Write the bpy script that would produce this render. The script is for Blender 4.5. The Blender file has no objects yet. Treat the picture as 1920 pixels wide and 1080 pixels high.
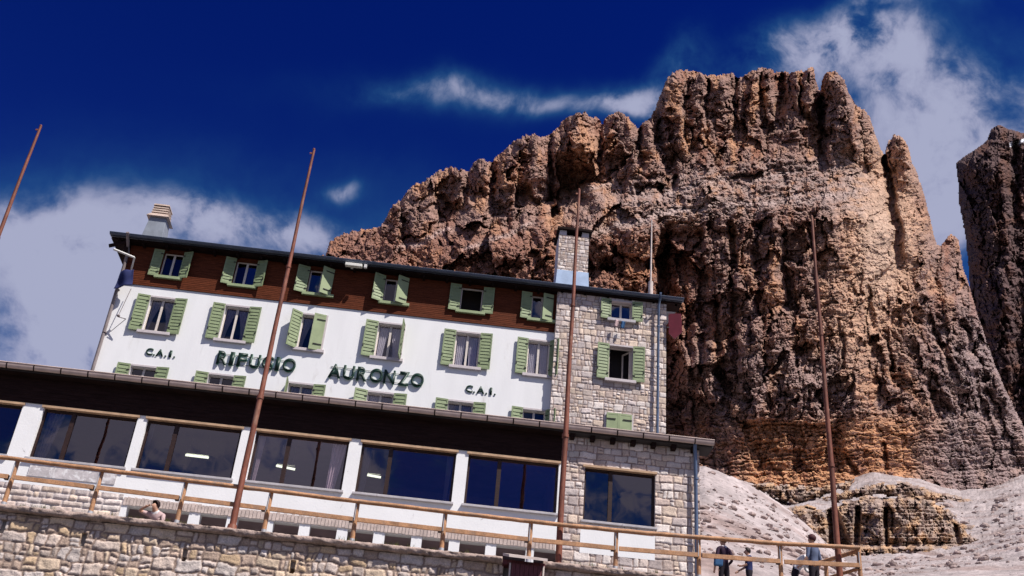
import bpy, bmesh, math, random
import numpy as np
from mathutils import Vector, Matrix

random.seed(7)
SC = bpy.context.scene
COL = SC.collection

# ------------------------------------------------------------------ camera
F_PX, PITCH, YAW, ROLL, CZ = 2000.0, math.radians(30.5), math.radians(2.82), math.radians(5.18), 1.7
_F = np.array([math.sin(YAW)*math.cos(PITCH), math.cos(YAW)*math.cos(PITCH), math.sin(PITCH)])
_R0 = np.array([math.cos(YAW), -math.sin(YAW), 0.0])
_U0 = np.cross(_R0, _F)
_R = math.cos(ROLL)*_R0 + math.sin(ROLL)*_U0
_U = -math.sin(ROLL)*_R0 + math.cos(ROLL)*_U0

cam_d = bpy.data.cameras.new("camera")
cam_d.sensor_width = 36.0
cam_d.lens = F_PX/1920*36.0
cam_d.clip_start = 0.1
cam_d.clip_end = 9000
cam = bpy.data.objects.new("camera", cam_d)
COL.objects.link(cam)
cam.matrix_world = Matrix(((_R[0], _U[0], -_F[0], 0), (_R[1], _U[1], -_F[1], 0), (_R[2], _U[2], -_F[2], CZ), (0, 0, 0, 1)))
SC.camera = cam

# ------------------------------------------------------------------ colour management, sun, sky
SC.view_settings.view_transform = 'Standard'
SC.view_settings.look = 'None'
SC.view_settings.gamma = 1.0
SC.view_settings.exposure = 0.36

SUN = Vector((0.50, -0.48, 1.0)).normalized()
sun_d = bpy.data.lights.new("sun", 'SUN')
sun_d.energy = 5.0
sun_d.angle = math.radians(0.5)
sun_d.color = (1.0, 0.95, 0.88)
sun = bpy.data.objects.new("sun", sun_d)
COL.objects.link(sun)
sun.rotation_euler = SUN.to_track_quat('Z', 'Y').to_euler()
SUN_EL = math.asin(SUN.z)
SUN_AZ = math.atan2(SUN.x, SUN.y)


def pix_dir(px, py):
    d = _F + (px-960)/F_PX*_R - (py-540)/F_PX*_U
    return d/np.linalg.norm(d)


def at(px, py, Y):
    """world point where the sight line of a photo pixel meets the plane y=Y"""
    d = _F + (px-960)/F_PX*_R - (py-540)/F_PX*_U
    t = Y/d[1]
    return Vector((d[0]*t, Y, d[2]*t+CZ))


class NT:
    def __init__(s, tree):
        s.t = tree; s.n = tree.nodes; s.l = tree.links

    def new(s, typ, **kw):
        n = s.n.new(typ)
        for k, v in kw.items():
            setattr(n, k, v)
        return n

    def set(s, sock, v):
        if isinstance(v, bpy.types.NodeSocket):
            s.l.new(v, sock)
        else:
            sock.default_value = v

    def math(s, op, a, b=0.0, c=None, clamp=False):
        n = s.new('ShaderNodeMath', operation=op, use_clamp=clamp)
        s.set(n.inputs[0], a); s.set(n.inputs[1], b)
        if c is not None:
            s.set(n.inputs[2], c)
        return n.outputs[0]

    def vec(s, op, a, b=(0, 0, 0)):
        n = s.new('ShaderNodeVectorMath', operation=op)
        s.set(n.inputs[0], a); s.set(n.inputs[1], b)
        return n.outputs['Value'] if op in ('DOT_PRODUCT', 'LENGTH', 'DISTANCE') else n.outputs[0]

    def noise(s, vec, scale, detail=4, rough=0.55, dist=0.0):
        n = s.new('ShaderNodeTexNoise')
        s.set(n.inputs['Vector'], vec)
        n.inputs['Scale'].default_value = scale
        n.inputs['Detail'].default_value = detail
        n.inputs['Roughness'].default_value = rough
        n.inputs['Distortion'].default_value = dist
        return n.outputs[0]

    def ramp(s, fac, lo, hi, a=0.0, b=1.0):
        n = s.new('ShaderNodeMapRange', interpolation_type='SMOOTHSTEP')
        s.set(n.inputs[0], fac)
        n.inputs[1].default_value = lo; n.inputs[2].default_value = hi
        n.inputs[3].default_value = a; n.inputs[4].default_value = b
        return n.outputs[0]

    def mix(s, fac, a, b, blend='MIX'):
        n = s.new('ShaderNodeMix', data_type='RGBA', blend_type=blend)
        s.set(n.inputs[0], fac); s.set(n.inputs[6], a); s.set(n.inputs[7], b)
        return n.outputs[2]


world = bpy.data.worlds.new("World")
SC.world = world
world.use_nodes = True
w = NT(world.node_tree)
for n in list(w.n):
    w.n.remove(n)
sky = w.new('ShaderNodeTexSky', sky_type='NISHITA', sun_disc=False, sun_elevation=SUN_EL, sun_rotation=SUN_AZ,
            altitude=1800, air_density=1.15, dust_density=0.1, ozone_density=3.0)
tc = w.new('ShaderNodeTexCoord')
D = tc.outputs['Generated']
# deep film blue of a polarised mountain sky
gam = w.new('ShaderNodeGamma'); w.l.new(sky.outputs[0], gam.inputs[0]); gam.inputs[1].default_value = 1.35
hs = w.new('ShaderNodeHueSaturation'); w.l.new(gam.outputs[0], hs.inputs['Color'])
hs.inputs['Hue'].default_value = 0.532; hs.inputs['Saturation'].default_value = 1.22; hs.inputs['Value'].default_value = 0.32
SKYC = hs.outputs[0]
# clouds: soft lobes fixed in the sky, broken up with noise
warp = w.new('ShaderNodeTexNoise'); w.l.new(D, warp.inputs['Vector'])
warp.inputs['Scale'].default_value = 5.0; warp.inputs['Detail'].default_value = 5
wv = w.vec('SUBTRACT', warp.outputs['Color'], (0.5, 0.5, 0.5))
wsc = w.new('ShaderNodeVectorMath', operation='SCALE'); w.l.new(wv, wsc.inputs[0]); wsc.inputs['Scale'].default_value = 0.10
DW = w.vec('ADD', D, wsc.outputs[0])
n_big = w.noise(DW, 9.0, 8, 0.6)
n_fine = w.noise(DW, 26.0, 6, 0.6)
LOBES = [  # px, py, half width, half height (px), strength, tilt
    (100, 650, 170, 130, 0.75, 0.0), (130, 520, 220, 130, 0.36, 0.0), (50, 450, 150, 55, 0.35, 0.0), (240, 640, 130, 110, 0.5, 0), (15, 610, 45, 90, -0.5, 0.2),
     (480, 440, 190, 42, 0.50, 0.12), (590, 430, 60, 34, 0.35, 0.2), (380, 432, 70, 28, 0.45, 0.1),
    (665, 372, 34, 13, 0.55, 0.0), (790, 182, 120, 24, 0.42, 0.0), (975, 195, 170, 22, 0.42, 0.12),
    (1170, 205, 80, 32, 0.75, 0.0), (1250, 120, 70, 45, 0.40, -0.8), 
    (1500, 112, 150, 52, 0.75, -0.2), (1620, 105, 120, 55, 0.55, 0.2), (1670, 205, 100, 90, 0.55, 0.4), (1840, 190, 110, 60, 0.40, -0.4),
    (1790, 360, 110, 100, 1.1, 0.2), (1660, 8, 70, 16, 0.4, 0.0), (1820, 0, 80, 20, 0.35, 0.0)]
VEIL = [(200, 520, 620, 230, 0.27, 0.0), (1740, 250, 300, 240, 0.33, 0.0), (1000, 560, 1600, 240, 0.22, 0.0), (900, 190, 420, 45, 0.14, 0.05)]
acc = None
veil = None
for (px, py, sx, sy, st, tilt) in LOBES + VEIL:
    c = pix_dir(px, py)
    r = math.cos(tilt)*_R - math.sin(tilt)*_U
    u = math.sin(tilt)*_R + math.cos(tilt)*_U
    d0 = w.vec('SUBTRACT', DW, tuple(c))
    a = w.vec('DOT_PRODUCT', d0, tuple(r*F_PX/sx))
    b = w.vec('DOT_PRODUCT', d0, tuple(u*F_PX/sy))
    dep = w.vec('DOT_PRODUCT', d0, tuple(c*2.0))
    q = w.math('ADD', w.math('MULTIPLY', a, a), w.math('MULTIPLY', b, b))
    q = w.math('ADD', q, w.math('MULTIPLY', dep, dep))
    g = w.math('MULTIPLY', w.math('EXPONENT', w.math('MULTIPLY', q, -1.0)), st)
    if (px, py, sx, sy, st, tilt) in VEIL:
        veil = g if veil is None else w.math('ADD', veil, g)
    else:
        acc = g if acc is None else w.math('ADD', acc, g)
# the half of the sky behind the photographer carries broken clouds too (they show in the panes)
back = w.ramp(w.vec('DOT_PRODUCT', D, (0, -1, 0)), 0.1, 0.5)
backc = w.math('MULTIPLY', back, w.ramp(w.noise(DW, 4.5, 7, 0.62), 0.34, 0.58, 0.0, 1.35))
acc = w.math('ADD', acc, backc)
tex = w.math('ADD', w.math('MULTIPLY', n_big, 0.75), w.math('MULTIPLY', n_fine, 0.45))
dens = w.math('MULTIPLY', acc, w.ramp(tex, 0.38, 0.80, 0.08, 1.10))
dens = w.math('ADD', w.math('MAXIMUM', dens, 0.0), w.math('MULTIPLY', veil, w.ramp(tex, 0.3, 0.9, 0.75, 1.2)))
dens = w.math('MINIMUM', dens, 1.0)
densc = w.ramp(dens, 0.02, 0.95)
bg_sky = w.new('ShaderNodeBackground'); w.l.new(SKYC, bg_sky.inputs[0]); bg_sky.inputs[1].default_value = 0.10
bg_cl = w.new('ShaderNodeBackground')
cc = w.mix(w.ramp(densc, 0.22, 0.9), (0.045, 0.21, 0.42, 1), (0.48, 0.51, 0.72, 1))
w.l.new(cc, bg_cl.inputs[0]); bg_cl.inputs[1].default_value = 0.62
mixs = w.new('ShaderNodeMixShader'); w.l.new(densc, mixs.inputs[0])
w.l.new(bg_sky.outputs[0], mixs.inputs[1]); w.l.new(bg_cl.outputs[0], mixs.inputs[2])
wo = w.new('ShaderNodeOutputWorld'); w.l.new(mixs.outputs[0], wo.inputs[0])

# ------------------------------------------------------------------ helpers: objects
def tag(o, label=None, cat=None, group=None, kind=None):
    if label: o['label'] = label
    if cat: o['category'] = cat
    if group: o['group'] = group
    if kind: o['kind'] = kind
    return o


def thing(name, label, cat, loc=(0, 0, 0), group=None):
    o = bpy.data.objects.new(name, None)
    o.empty_display_size = 0.2
    COL.objects.link(o)
    o.location = loc
    return tag(o, label, cat, group)


def link(name, me, parent=None):
    o = bpy.data.objects.new(name, me)
    COL.objects.link(o)
    if parent is not None:
        o.parent = parent
        # geometry is written in world space: cancel the parents' offset
        p, off = parent, Vector((0, 0, 0))
        while p is not None:
            off += p.location; p = p.parent
        o.location = -off
    return o


class MB:
    """collects shapes in world space and links them as ONE mesh object"""
    def __init__(s):
        s.v = []; s.f = []; s.m = []; s.sm = []; s.mi = 0

    def add(s, vs, fs, smooth=False):
        b = len(s.v)
        s.v += [tuple(x) for x in vs]
        for f in fs:
            s.f.append([i+b for i in f]); s.m.append(s.mi); s.sm.append(smooth)
        return s

    def box(s, x0, x1, y0, y1, z0, z1):
        return s.add([(x0, y0, z0), (x1, y0, z0), (x1, y1, z0), (x0, y1, z0), (x0, y0, z1), (x1, y0, z1), (x1, y1, z1), (x0, y1, z1)],
                     [(0, 3, 2, 1), (4, 5, 6, 7), (0, 1, 5, 4), (1, 2, 6, 5), (2, 3, 7, 6), (3, 0, 4, 7)])

    def obox(s, c, ax, ay, az):
        c, ax, ay, az = Vector(c), Vector(ax), Vector(ay), Vector(az)
        vs = [c + a*ax + b*ay + d*az for d in (-1, 1) for (a, b) in ((-1, -1), (1, -1), (1, 1), (-1, 1))]
        return s.add(vs, [(0, 3, 2, 1), (4, 5, 6, 7), (0, 1, 5, 4), (1, 2, 6, 5), (2, 3, 7, 6), (3, 0, 4, 7)])

    def tube(s, pts, radii, n=10, cap=True):
        pts = [Vector(p) for p in pts]
        radii = [float(r) for r in radii] if hasattr(radii, "__len__") else [float(radii)]*len(pts)
        vs, fs = [], []
        for i, p in enumerate(pts):
            t = (pts[min(i+1, len(pts)-1)] - pts[max(i-1, 0)]).normalized()
            ref = Vector((0, 0, 1)) if abs(t.z) < 0.9 else Vector((1, 0, 0))
            a = t.cross(ref).normalized(); b = t.cross(a)
            for k in range(n):
                an = 2*math.pi*k/n
                vs.append(p + radii[i]*(math.cos(an)*a + math.sin(an)*b))
        for i in range(len(pts)-1):
            for k in range(n):
                k2 = (k+1) % n
                fs.append((i*n+k, i*n+k2, (i+1)*n+k2, (i+1)*n+k))
        s.add(vs, fs, True)
        if cap:
            L = len(pts)-1
            s.add(vs[:n], [tuple(range(n))]); s.add(vs[L*n:], [tuple(reversed(range(n)))])
        return s

    def blob(s, c, rx, ry, rz, nu=12, nv=8, jit=0.0, rnd=random):
        vs, fs = [], []
        for j in range(nv+1):
            th = math.pi*j/nv
            for i in range(nu):
                ph = 2*math.pi*i/nu
                k = 1+rnd.uniform(-jit, jit)
                vs.append((c[0]+rx*k*math.sin(th)*math.cos(ph), c[1]+ry*k*math.sin(th)*math.sin(ph), c[2]+rz*k*math.cos(th)))
        for j in range(nv):
            for i in range(nu):
                i2 = (i+1) % nu
                fs.append((j*nu+i, (j+1)*nu+i, (j+1)*nu+i2, j*nu+i2))
        return s.add(vs, fs, True)

    def build(s, name, mats, parent=None, bevel=0.0):
        me = bpy.data.meshes.new(name)
        me.from_pydata(s.v, [], s.f)
        if not isinstance(mats, (list, tuple)): mats = [mats]
        for m in mats: me.materials.append(m)
        me.polygons.foreach_set('material_index', s.m)
        me.polygons.foreach_set('use_smooth', s.sm)
        bm = bmesh.new(); bm.from_mesh(me)
        bmesh.ops.recalc_face_normals(bm, faces=bm.faces)
        if bevel:
            es = [e for e in bm.edges if e.is_manifold and e.calc_face_angle(0) > 0.6]
            bmesh.ops.bevel(bm, geom=es, offset=bevel, segments=2, affect='EDGES', profile=0.6, clamp_overlap=True)
        bm.to_mesh(me); bm.free(); me.update()
        return link(name, me, parent)


def grid_mesh(name, P, mat, mask=None, col=None, parent=None, smooth=True):
    """P (h,w,3) vertex grid -> mesh; mask (h-1,w-1) keeps faces; col (h,w,3) colour attribute 'col'"""
    h, wd = P.shape[:2]
    idx = np.arange(h*wd).reshape(h, wd)
    q = np.stack([idx[:-1, :-1], idx[1:, :-1], idx[1:, 1:], idx[:-1, 1:]], -1)
    if mask is not None:
        q = q[mask]
    q = q.reshape(-1, 4)
    used, inv = np.unique(q, return_inverse=True)
    q = inv.reshape(-1, 4)
    V = P.reshape(-1, 3)[used]
    me = bpy.data.meshes.new(name)
    me.vertices.add(len(V)); me.vertices.foreach_set('co', V.astype(np.float32).ravel())
    me.loops.add(q.size); me.loops.foreach_set('vertex_index', q.astype(np.int32).ravel())
    me.polygons.add(len(q)); me.polygons.foreach_set('loop_start', np.arange(0, q.size, 4, dtype=np.int32))
    me.polygons.foreach_set('use_smooth', np.full(len(q), smooth))
    me.update(calc_edges=True)
    if col is not None:
        a = me.attributes.new('col', 'FLOAT_COLOR', 'POINT')
        c4 = np.ones((len(V), 4), np.float32); c4[:, :3] = col.reshape(-1, 3)[used]
        a.data.foreach_set('color', c4.ravel())
    me.materials.append(mat)
    me.validate()
    return link(name, me, parent)


# ------------------------------------------------------------------ helpers: numpy noise
def _hash(ix, iy, seed):
    h = (ix.astype(np.int64)*374761393 + iy.astype(np.int64)*668265263 + seed*974711) & 0x7fffffff
    h = ((h ^ (h >> 13))*1274126177) & 0x7fffffff
    return ((h ^ (h >> 16)) & 0xffff)/65535.0


def perlin(x, y, seed=0):
    xi, yi = np.floor(x), np.floor(y)
    xf, yf = x-xi, y-yi
    u, v = xf**3*(xf*(xf*6-15)+10), yf**3*(yf*(yf*6-15)+10)

    def g(dx, dy):
        a = _hash(xi+dx, yi+dy, seed)*2*np.pi
        return np.cos(a)*(xf-dx) + np.sin(a)*(yf-dy)
    return ((g(0, 0)*(1-u)+g(1, 0)*u)*(1-v) + (g(0, 1)*(1-u)+g(1, 1)*u)*v)*1.5


def fbm(x, y, octv=4, seed=0, gain=0.5):
    s, a, t = 0, 1.0, 0
    for o in range(octv):
        s = s + a*perlin(x*2**o + o*17.3, y*2**o + o*9.1, seed+o); t += a; a *= gain
    return s/t


def ridged(x, y, octv=3, seed=0, gain=0.5):
    s, a, t = 0, 1.0, 0
    for o in range(octv):
        s = s + a*(1-np.abs(perlin(x*2**o + o*11.7, y*2**o + o*5.3, seed+o))*1.6); t += a; a *= gain
    return s/t


def worley(x, y, seed=0):
    xi, yi = np.floor(x), np.floor(y)
    f1 = np.full(x.shape, 9.0); f2 = f1.copy(); rid = np.zeros(x.shape)
    for dx in (-1, 0, 1):
        for dy in (-1, 0, 1):
            cx, cy = xi+dx, yi+dy
            d = np.hypot(cx+_hash(cx, cy, seed)-x, cy+_hash(cx, cy, seed+5)-y)
            r = _hash(cx, cy, seed+9)
            near = d < f1
            f2 = np.where(near, f1, np.minimum(f2, d))
            rid = np.where(near, r, rid); f1 = np.where(near, d, f1)
    return f1, f2, rid


def facet(x, y, seed, off, tilt, crack=0.0, cw=0.2):
    xi, yi = np.floor(x), np.floor(y)
    f1 = np.full(x.shape, 9.0); f2 = f1.copy(); val = np.zeros(x.shape)
    for dx in (-1, 0, 1):
        for dy in (-1, 0, 1):
            cx, cy = xi+dx, yi+dy
            ox, oy = x-cx-_hash(cx, cy, seed), y-cy-_hash(cx, cy, seed+5)
            d = np.hypot(ox, oy)
            v = off*(_hash(cx, cy, seed+9)-0.5) + tilt*((_hash(cx, cy, seed+11)*2-1)*ox + (_hash(cx, cy, seed+13)*2-1)*oy)
            near = d < f1
            f2 = np.where(near, f1, np.minimum(f2, d))
            val = np.where(near, v, val); f1 = np.where(near, d, f1)
    return val + crack*(sstep(0, cw, f2-f1)-1)


def sstep(a, b, x):
    t = np.clip((x-a)/(b-a), 0, 1)
    return t*t*(3-2*t)


# ------------------------------------------------------------------ helpers: materials
def pm(name, base, rough=0.7, var=0.15, scale=3.0, fine=0.0, fine_scale=40.0, bump=0.0, bump_scale=30.0, attr=False, metal=0.0,
       stain=None, stain_scale=0.8, stain_lo=0.55, stain_hi=0.75, stretch=(1, 1, 1), spec=0.3):
    m = bpy.data.materials.new(name); m.use_nodes = True
    t = NT(m.node_tree)
    bs = m.node_tree.nodes['Principled BSDF']
    geo = t.new('ShaderNodeNewGeometry')
    pos = t.vec('MULTIPLY', geo.outputs['Position'], stretch)
    if attr:
        a = t.new('ShaderNodeAttribute'); a.attribute_name = 'col'
        c = a.outputs['Color']
    else:
        c = (*base, 1)
    k = t.ramp(t.noise(pos, scale, 5), 0.25, 0.75, 1-var, 1+var)
    if fine:
        k = t.math('MULTIPLY', k, t.ramp(t.noise(pos, fine_scale, 4), 0.25, 0.75, 1-fine, 1+fine))
    kc = t.new('ShaderNodeCombineColor')
    for i in range(3): t.l.new(k, kc.inputs[i])
    c = t.mix(1.0, c, kc.outputs[0], 'MULTIPLY')
    if stain:
        s = t.ramp(t.noise(pos, stain_scale, 6, 0.65, 0.6), stain_lo, stain_hi)
        c = t.mix(s, c, (*stain, 1))
    t.l.new(c, bs.inputs['Base Color'])
    bs.inputs['Roughness'].default_value = rough
    bs.inputs['Metallic'].default_value = metal
    bs.inputs['Specular IOR Level'].default_value = spec
    if bump:
        b = t.new('ShaderNodeBump'); b.inputs['Strength'].default_value = 1.0; b.inputs['Distance'].default_value = bump
        t.l.new(t.noise(pos, bump_scale, 5, 0.6), b.inputs['Height'])
        t.l.new(b.outputs[0], bs.inputs['Normal'])
    return m


M = {}
M['plaster'] = pm('white_plaster', (0.80, 0.79, 0.80), 0.9, 0.03, 1.2, bump=0.004, bump_scale=22, stain=(0.60, 0.57, 0.56), stain_scale=1.4, stain_lo=0.56, stain_hi=0.85, stretch=(1.6, 1, 0.35))
M['plaster_worn'] = pm('worn_plaster', (0.80, 0.79, 0.80), 0.9, 0.04, 1.2, bump=0.005, bump_scale=18, stain=(0.48, 0.46, 0.47), stain_scale=2.2, stain_lo=0.64, stain_hi=0.72)
M['clad'] = pm('red_brown_boards', (0.10, 0.027, 0.012), 0.6, 0.3, 1.5, 0.3, 8, stretch=(1, 1, 12), bump=0.004, bump_scale=6, spec=0.06)
M['clad_shaded'] = pm('shade_darkened_brown_boards', (0.022, 0.011, 0.010), 0.7, 0.3, 1.5, 0.3, 8, stretch=(1, 1, 12), bump=0.004, bump_scale=6, spec=0.06)  # brown boards, coloured darker to carry the shade under the eaves
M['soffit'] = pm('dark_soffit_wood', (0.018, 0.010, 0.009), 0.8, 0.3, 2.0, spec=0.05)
M['stone'] = pm('pale_stone_masonry', (1, 1, 1), 0.92, 0.12, 2.5, 0.16, 28, attr=True, bump=0.012, bump_scale=26)
M['rubble'] = pm('rubble_masonry', (1, 1, 1), 0.95, 0.16, 5.0, 0.22, 30, attr=True, bump=0.014, bump_scale=28)
M['trim'] = pm('grey_pink_window_trim', (0.55, 0.49, 0.50), 0.85, 0.08, 6)
M['frame_w'] = pm('cream_painted_frame', (0.62, 0.55, 0.50), 0.5, 0.08, 8)
M['frame_b'] = pm('brown_wood_frame', (0.03, 0.014, 0.012), 0.5, 0.25, 6, stretch=(1, 1, 5))
M['frame_t'] = pm('tan_wood_head', (0.46, 0.30, 0.19), 0.6, 0.2, 4)
M['sill'] = pm('grey_sill', (0.45, 0.42, 0.44), 0.8, 0.15, 5, stain=(0.25, 0.22, 0.22), stain_scale=5, stain_lo=0.6, stain_hi=0.75)
M['green'] = pm('green_shutter_paint', (0.225, 0.275, 0.15), 0.55, 0.12, 3.0, 0.1, 30)
M['green_in'] = pm('green_shutter_back_paint', (0.28, 0.335, 0.185), 0.55, 0.1, 3.0)
M['iron'] = pm('black_iron', (0.025, 0.022, 0.022), 0.5, 0.2, 8)
M['curtain'] = pm('net_curtain', (0.62, 0.58, 0.58), 0.9, 0.08, 10)
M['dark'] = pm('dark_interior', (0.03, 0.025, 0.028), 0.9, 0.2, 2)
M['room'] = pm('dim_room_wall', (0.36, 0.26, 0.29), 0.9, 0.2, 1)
M['gutter'] = pm('brown_grey_gutter', (0.50, 0.385, 0.345), 0.5, 0.18, 2.0, bump=0.0)
M['roofdark'] = pm('dark_bitumen_roof', (0.045, 0.04, 0.042), 0.9, 0.2, 1.0)
M['roofmetal'] = pm('blue_grey_sheet_metal', (0.10, 0.12, 0.17), 0.45, 0.15, 2.0, metal=0.3)
M['flash'] = pm('light_blue_flashing', (0.30, 0.38, 0.52), 0.45, 0.12, 3.0, metal=0.2)
M['pipe'] = pm('blue_grey_downpipe', (0.12, 0.16, 0.25), 0.4, 0.15, 4, metal=0.2)
M['pipe_g'] = pm('grey_brown_downpipe', (0.22, 0.18, 0.18), 0.5, 0.2, 3)
M['terracotta'] = pm('weathered_terracotta', (0.43, 0.33, 0.28), 0.85, 0.2, 5)
M['chim'] = pm('grey_blue_chimney_render', (0.22, 0.24, 0.28), 0.85, 0.15, 3)
M['wood'] = pm('weathered_orange_timber', (0.42, 0.22, 0.115), 0.65, 0.28, 5, 0.2, 40, bump=0.004, bump_scale=25, stain=(0.30, 0.20, 0.15), stain_scale=3, stain_lo=0.5, stain_hi=0.75)
M['wood_pale'] = pm('pale_timber', (0.52, 0.40, 0.33), 0.7, 0.2, 5, bump=0.004, bump_scale=25)
M['rust'] = pm('rusty_red_pole', (0.19, 0.062, 0.038), 0.6, 0.35, 3.0, 0.25, 20, stain=(0.34, 0.20, 0.14), stain_scale=2.5, stain_lo=0.52, stain_hi=0.8, stretch=(1, 1, 0.4))
M['galv'] = pm('grey_metal_cap', (0.45, 0.45, 0.47), 0.5, 0.15, 6, metal=0.3)
M['coping'] = pm('weathered_concrete_coping', (0.36, 0.27, 0.235), 0.95, 0.25, 3.0, 0.25, 30, bump=0.02, bump_scale=14, stain=(0.10, 0.075, 0.065), stain_scale=1.6, stain_lo=0.56, stain_hi=0.72)
M['brick'] = pm('pale_pink_brick', (0.52, 0.42, 0.38), 0.9, 0.2, 6, 0.15, 40)
M['mortar'] = pm('grey_mortar', (0.62, 0.58, 0.57), 0.95, 0.1, 6)
M['paver'] = pm('terrace_paving', (0.22, 0.20, 0.19), 0.9, 0.15, 2.0, 0.15, 20, bump=0.004)
M['gravel'] = pm('dark_gravel_ground', (0.10, 0.092, 0.088), 0.95, 0.2, 0.6, 0.2, 12, bump=0.02, bump_scale=9)  # out of view; kept dark so less light bounces up onto the walls
M['letter'] = pm('dark_green_enamel', (0.010, 0.030, 0.022), 0.4, 0.1, 5)
M['letter_side'] = pm('green_letter_return', (0.020, 0.15, 0.095), 0.45, 0.12, 5)
M['redboard'] = pm('dark_red_boards', (0.12, 0.035, 0.042), 0.7, 0.35, 6, stretch=(6, 1, 1))
M['lid'] = pm('pale_board_lid', (0.60, 0.50, 0.46), 0.8, 0.15, 5)
M['redsign'] = pm('dark_red_sign_paint', (0.16, 0.022, 0.035), 0.5, 0.1, 5)
M['navy'] = pm('navy_cloth', (0.012, 0.018, 0.085), 0.85, 0.15, 6)
M['whitemetal'] = pm('white_metal', (0.62, 0.60, 0.58), 0.45, 0.08, 6)
M['lampglass'] = pm('dull_white_lamp_glass', (0.72, 0.70, 0.64), 0.3, 0.05, 6)
M['cloth_w'] = pm('white_cloth', (0.70, 0.68, 0.70), 0.9, 0.08, 8)
M['cloth_pink'] = pm('pink_cloth', (0.50, 0.36, 0.36), 0.9, 0.1, 8)
M['cloth_blue'] = pm('blue_cloth', (0.03, 0.09, 0.20), 0.9, 0.1, 8)
M['cloth_dark'] = pm('dark_trouser_cloth', (0.016, 0.011, 0.018), 0.9, 0.2, 8)
M['cloth_maroon'] = pm('dark_purple_jacket', (0.030, 0.012, 0.030), 0.85, 0.25, 6)
M['cloth_vest'] = pm('slate_blue_vest', (0.085, 0.105, 0.175), 0.85, 0.2, 6)
M['skin'] = pm('skin', (0.46, 0.26, 0.185), 0.6, 0.06, 12)
M['hair'] = pm('dark_brown_hair', (0.022, 0.010, 0.010), 0.6, 0.3, 40)
M['redcap'] = pm('dark_red_hair', (0.06, 0.014, 0.018), 0.7, 0.3, 30)
M['grass'] = pm('dry_green_grass', (0.13, 0.13, 0.04), 0.9, 0.3, 10)

def emit_mat(name, colr, s):
    m = bpy.data.materials.new(name); m.use_nodes = True
    t = NT(m.node_tree); bs = m.node_tree.nodes['Principled BSDF']
    bs.inputs['Base Color'].default_value = (*colr, 1)
    bs.inputs['Emission Color'].default_value = (*colr, 1)
    bs.inputs['Emission Strength'].default_value = s
    return m
M['tube_on'] = emit_mat('lit_fluorescent_tube', (0.85, 1.0, 0.72), 1.6)
M['bulb_on'] = emit_mat('lit_orange_bulb', (1.0, 0.42, 0.10), 1.2)

def glass_mat(name, refl, tint):
    m = bpy.data.materials.new(name); m.use_nodes = True
    t = NT(m.node_tree)
    for n in list(t.n): t.n.remove(n)
    geo = t.new('ShaderNodeNewGeometry')
    tr = t.new('ShaderNodeBsdfTransparent'); tr.inputs[0].default_value = (*tint, 1)
    gl = t.new('ShaderNodeBsdfGlossy'); gl.inputs['Roughness'].default_value = 0.0
    gl.inputs['Color'].default_value = (1.0, 0.86, 0.86, 1)
    b = t.new('ShaderNodeBump'); b.inputs['Distance'].default_value = 0.02; b.inputs['Strength'].default_value = 0.35
    t.l.new(t.noise(geo.outputs['Position'], 0.9, 1), b.inputs['Height']); t.l.new(b.outputs[0], gl.inputs['Normal'])
    fr = t.new('ShaderNodeFresnel'); fr.inputs[0].default_value = refl
    mx = t.new('ShaderNodeMixShader'); t.l.new(fr.outputs[0], mx.inputs[0])
    t.l.new(tr.outputs[0], mx.inputs[1]); t.l.new(gl.outputs[0], mx.inputs[2])
    o = t.new('ShaderNodeOutputMaterial'); t.l.new(mx.outputs[0], o.inputs[0])
    return m
M['glass'] = glass_mat('window_glass', 1.75, (0.72, 0.72, 0.78))
M['glass_big'] = glass_mat('big_window_glass', 2.15, (0.74, 0.66, 0.74))


def rock_mat(name):
    m = bpy.data.materials.new(name); m.use_nodes = True
    t = NT(m.node_tree); bs = m.node_tree.nodes['Principled BSDF']
    geo = t.new('ShaderNodeNewGeometry')
    a = t.new('ShaderNodeAttribute'); a.attribute_name = 'col'
    pos = geo.outputs['Position']
    k = t.ramp(t.noise(pos, 0.28, 7, 0.7), 0.30, 0.70, 0.62, 1.36)
    k2 = t.ramp(t.noise(t.vec('MULTIPLY', pos, (1, 1, 2.5)), 1.3, 5, 0.65), 0.28, 0.72, 0.68, 1.34)
    kk = t.math('MULTIPLY', k, k2)
    kc = t.new('ShaderNodeCombineColor')
    for i in range(3): t.l.new(kk, kc.inputs[i])
    c = t.mix(1.0, a.outputs['Color'], kc.outputs[0], 'MULTIPLY')
    t.l.new(c, bs.inputs['Base Color'])
    bs.inputs['Roughness'].default_value = 0.95; bs.inputs['Specular IOR Level'].default_value = 0.1
    b = t.new('ShaderNodeBump'); b.inputs['Distance'].default_value = 0.40; b.inputs['Strength'].default_value = 1.0
    t.l.new(t.noise(pos, 0.9, 7, 0.68), b.inputs['Height']); t.l.new(b.outputs[0], bs.inputs['Normal'])
    return m
M['rock'] = rock_mat('weathered_dolomite_rock')
M['scree'] = pm('pale_scree', (1, 1, 1), 0.97, 0.14, 0.15, 0.22, 1.6, attr=True, bump=0.12, bump_scale=2.2)

# ------------------------------------------------------------------ MOUNTAIN
def interp(x, pts):
    p = np.array(pts, float)
    return np.interp(x, p[:, 0], p[:, 1])


def rays(PX, PY):
    d = _F[None, None] + ((PX-960)/F_PX)[..., None]*_R - ((PY-540)/F_PX)[..., None]*_U
    return d/d[..., 1:2]


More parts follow.
